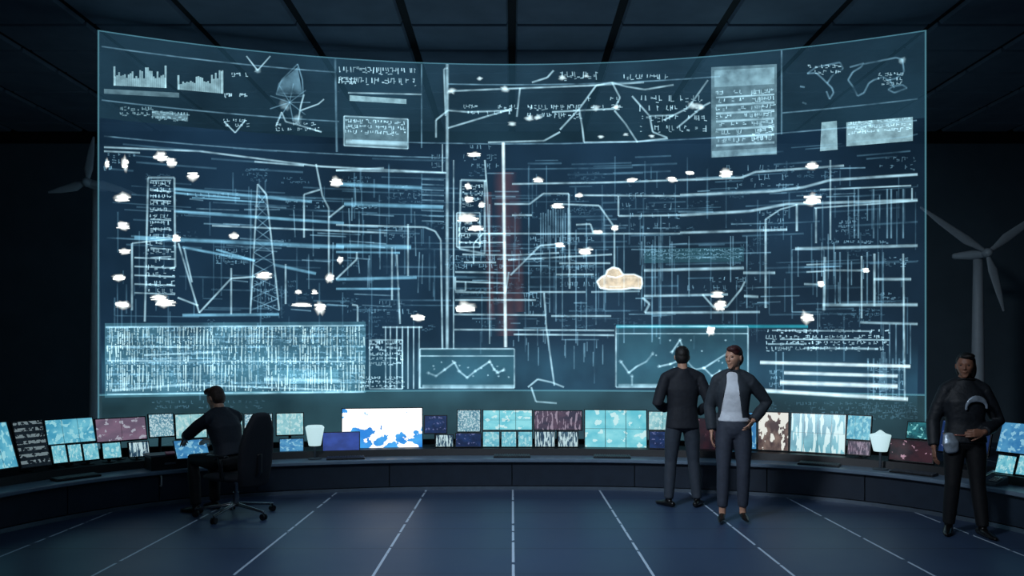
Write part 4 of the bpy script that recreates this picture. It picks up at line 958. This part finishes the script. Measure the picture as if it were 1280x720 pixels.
b = MB(); b.loft([((.168*math.sin(a), -.126*math.cos(a), .935), .009, .020) for a in [2*PI*k/28 for k in range(28)]]+[((0, -.126, .935), .009, .02)], 8, side=V((0, 0, 1)), dome=False); b.obj('belt', MT['belt'], root, smooth=True)

# seated person at the left
J = dict(pelvis=(0, .02, .575), waist=(0, -.02, .72), chest=(0, -.075, .90), neck=(0, -.15, 1.075), head=(0, -.225, 1.215), shL=(.18, -.12, 1.02), shR=(-.18, -.12, 1.02), hipL=(.09, .0, .56), hipR=(-.09, .0, .56),
    knL=(.13, -.42, .565), knR=(-.13, -.42, .565), anL=(.13, -.37, .09), anR=(-.13, -.40, .09), toL=(.16, -.62, 0), toR=(-.16, -.65, 0), elL=(.25, -.33, .84), elR=(-.26, -.31, .82), wrL=(.13, -.54, .80), wrR=(-.17, -.52, .74),
    hdL=(-.35, -.75, -.55), hdR=(.15, -.9, -.2), hnL=(-.3, .55, -.75), hnR=(.5, .3, -.8), curlL=.35, curlR=.45, head_rot=(16, 0, 6), hem_p=(0, .03, .60))
HAIRA = [((0, .018, .035), (.083, .094, .094)), ((0, .045, -.005), (.080, .066, .088)), ((0, -.055, .088), (.068, .062, .036)), ((.0, -.085, .075), (.05, .035, .022))]
SP = (-2.95, 8.35, -.0)
person('seated person in a dark jacket leaning over a tablet, back half turned', SP, SEAT_A, J, MT['skin'], MT['bluejk'], MT['blackt'], MT['shoe'], MT['hairb'], HAIRA)
# tablet in the hands of the seated person
def seat_w(x, y, z):
    c, s = math.cos(SEAT_A), math.sin(SEAT_A); return V((SP[0]+c*x-s*y, SP[1]+s*x+c*y, z))
tp = seat_w(-.03, -.66, .645)
t = thing('tablet', 'bright blue tablet held in the hands of the seated person', 'tablet', tp)
nrm = V((.52, -.62, .60)).normalized(); ax = V((0, 0, 1)).cross(nrm).normalized()
RM = M((ax, -nrm, ax.cross(-nrm))).transposed().to_4x4()
t.rotation_euler = RM.to_euler()
mb = MB(); mb.box((0, .006, 0), (.36, .010, .24)); mb.obj('case', MT['plastic'], t, bevel=.003)
slab_screen(.34, .22, SC['blue'], t, -.0005)

# ------------------------------------------------------------------ light
w = bpy.data.worlds.new('world'); bpy.context.scene.world = w; w.use_nodes = True
w.node_tree.nodes['Background'].inputs[0].default_value = (*lin((60, 90, 120)), 1); w.node_tree.nodes['Background'].inputs[1].default_value = .02
def area(name, loc, target, size, power, col, spread=180):
    d = bpy.data.lights.new(name, 'AREA'); d.shape = 'DISK'; d.size = size; d.energy = power; d.color = lin(col); d.spread = math.radians(spread)
    o = bpy.data.objects.new(name, d); C.objects.link(o); o.location = loc; o.rotation_euler = (V(target)-V(loc)).to_track_quat('-Z', 'Y').to_euler(); return o
area('added_light', (-2.6, 2.6, CEIL-.2), (1.5, 8.2, .9), 1.2, 85, (215, 226, 240), 70)  # unseen key light added from the front left for the standing people
area('added_light', (0, 6.8, CEIL-.1), (0, 6.8, 0), 1.2, 24, (180, 208, 238), 85)  # unseen fill added above the middle of the floor
area('added_light', (0, 1.4, CEIL-.3), (0, 10.5, .6), 3.0, 30, (170, 205, 235), 110)  # unseen broad fill added to lift the walls and desk front
sc = bpy.context.scene
sc.view_settings.view_transform = 'Standard'; sc.view_settings.look = 'None'; sc.view_settings.gamma = 1; sc.view_settings.use_curve_mapping = False; sc.view_settings.exposure = 0
sc.cycles.transparent_max_bounces = 48; sc.cycles.max_bounces = 6; sc.cycles.use_denoising = True
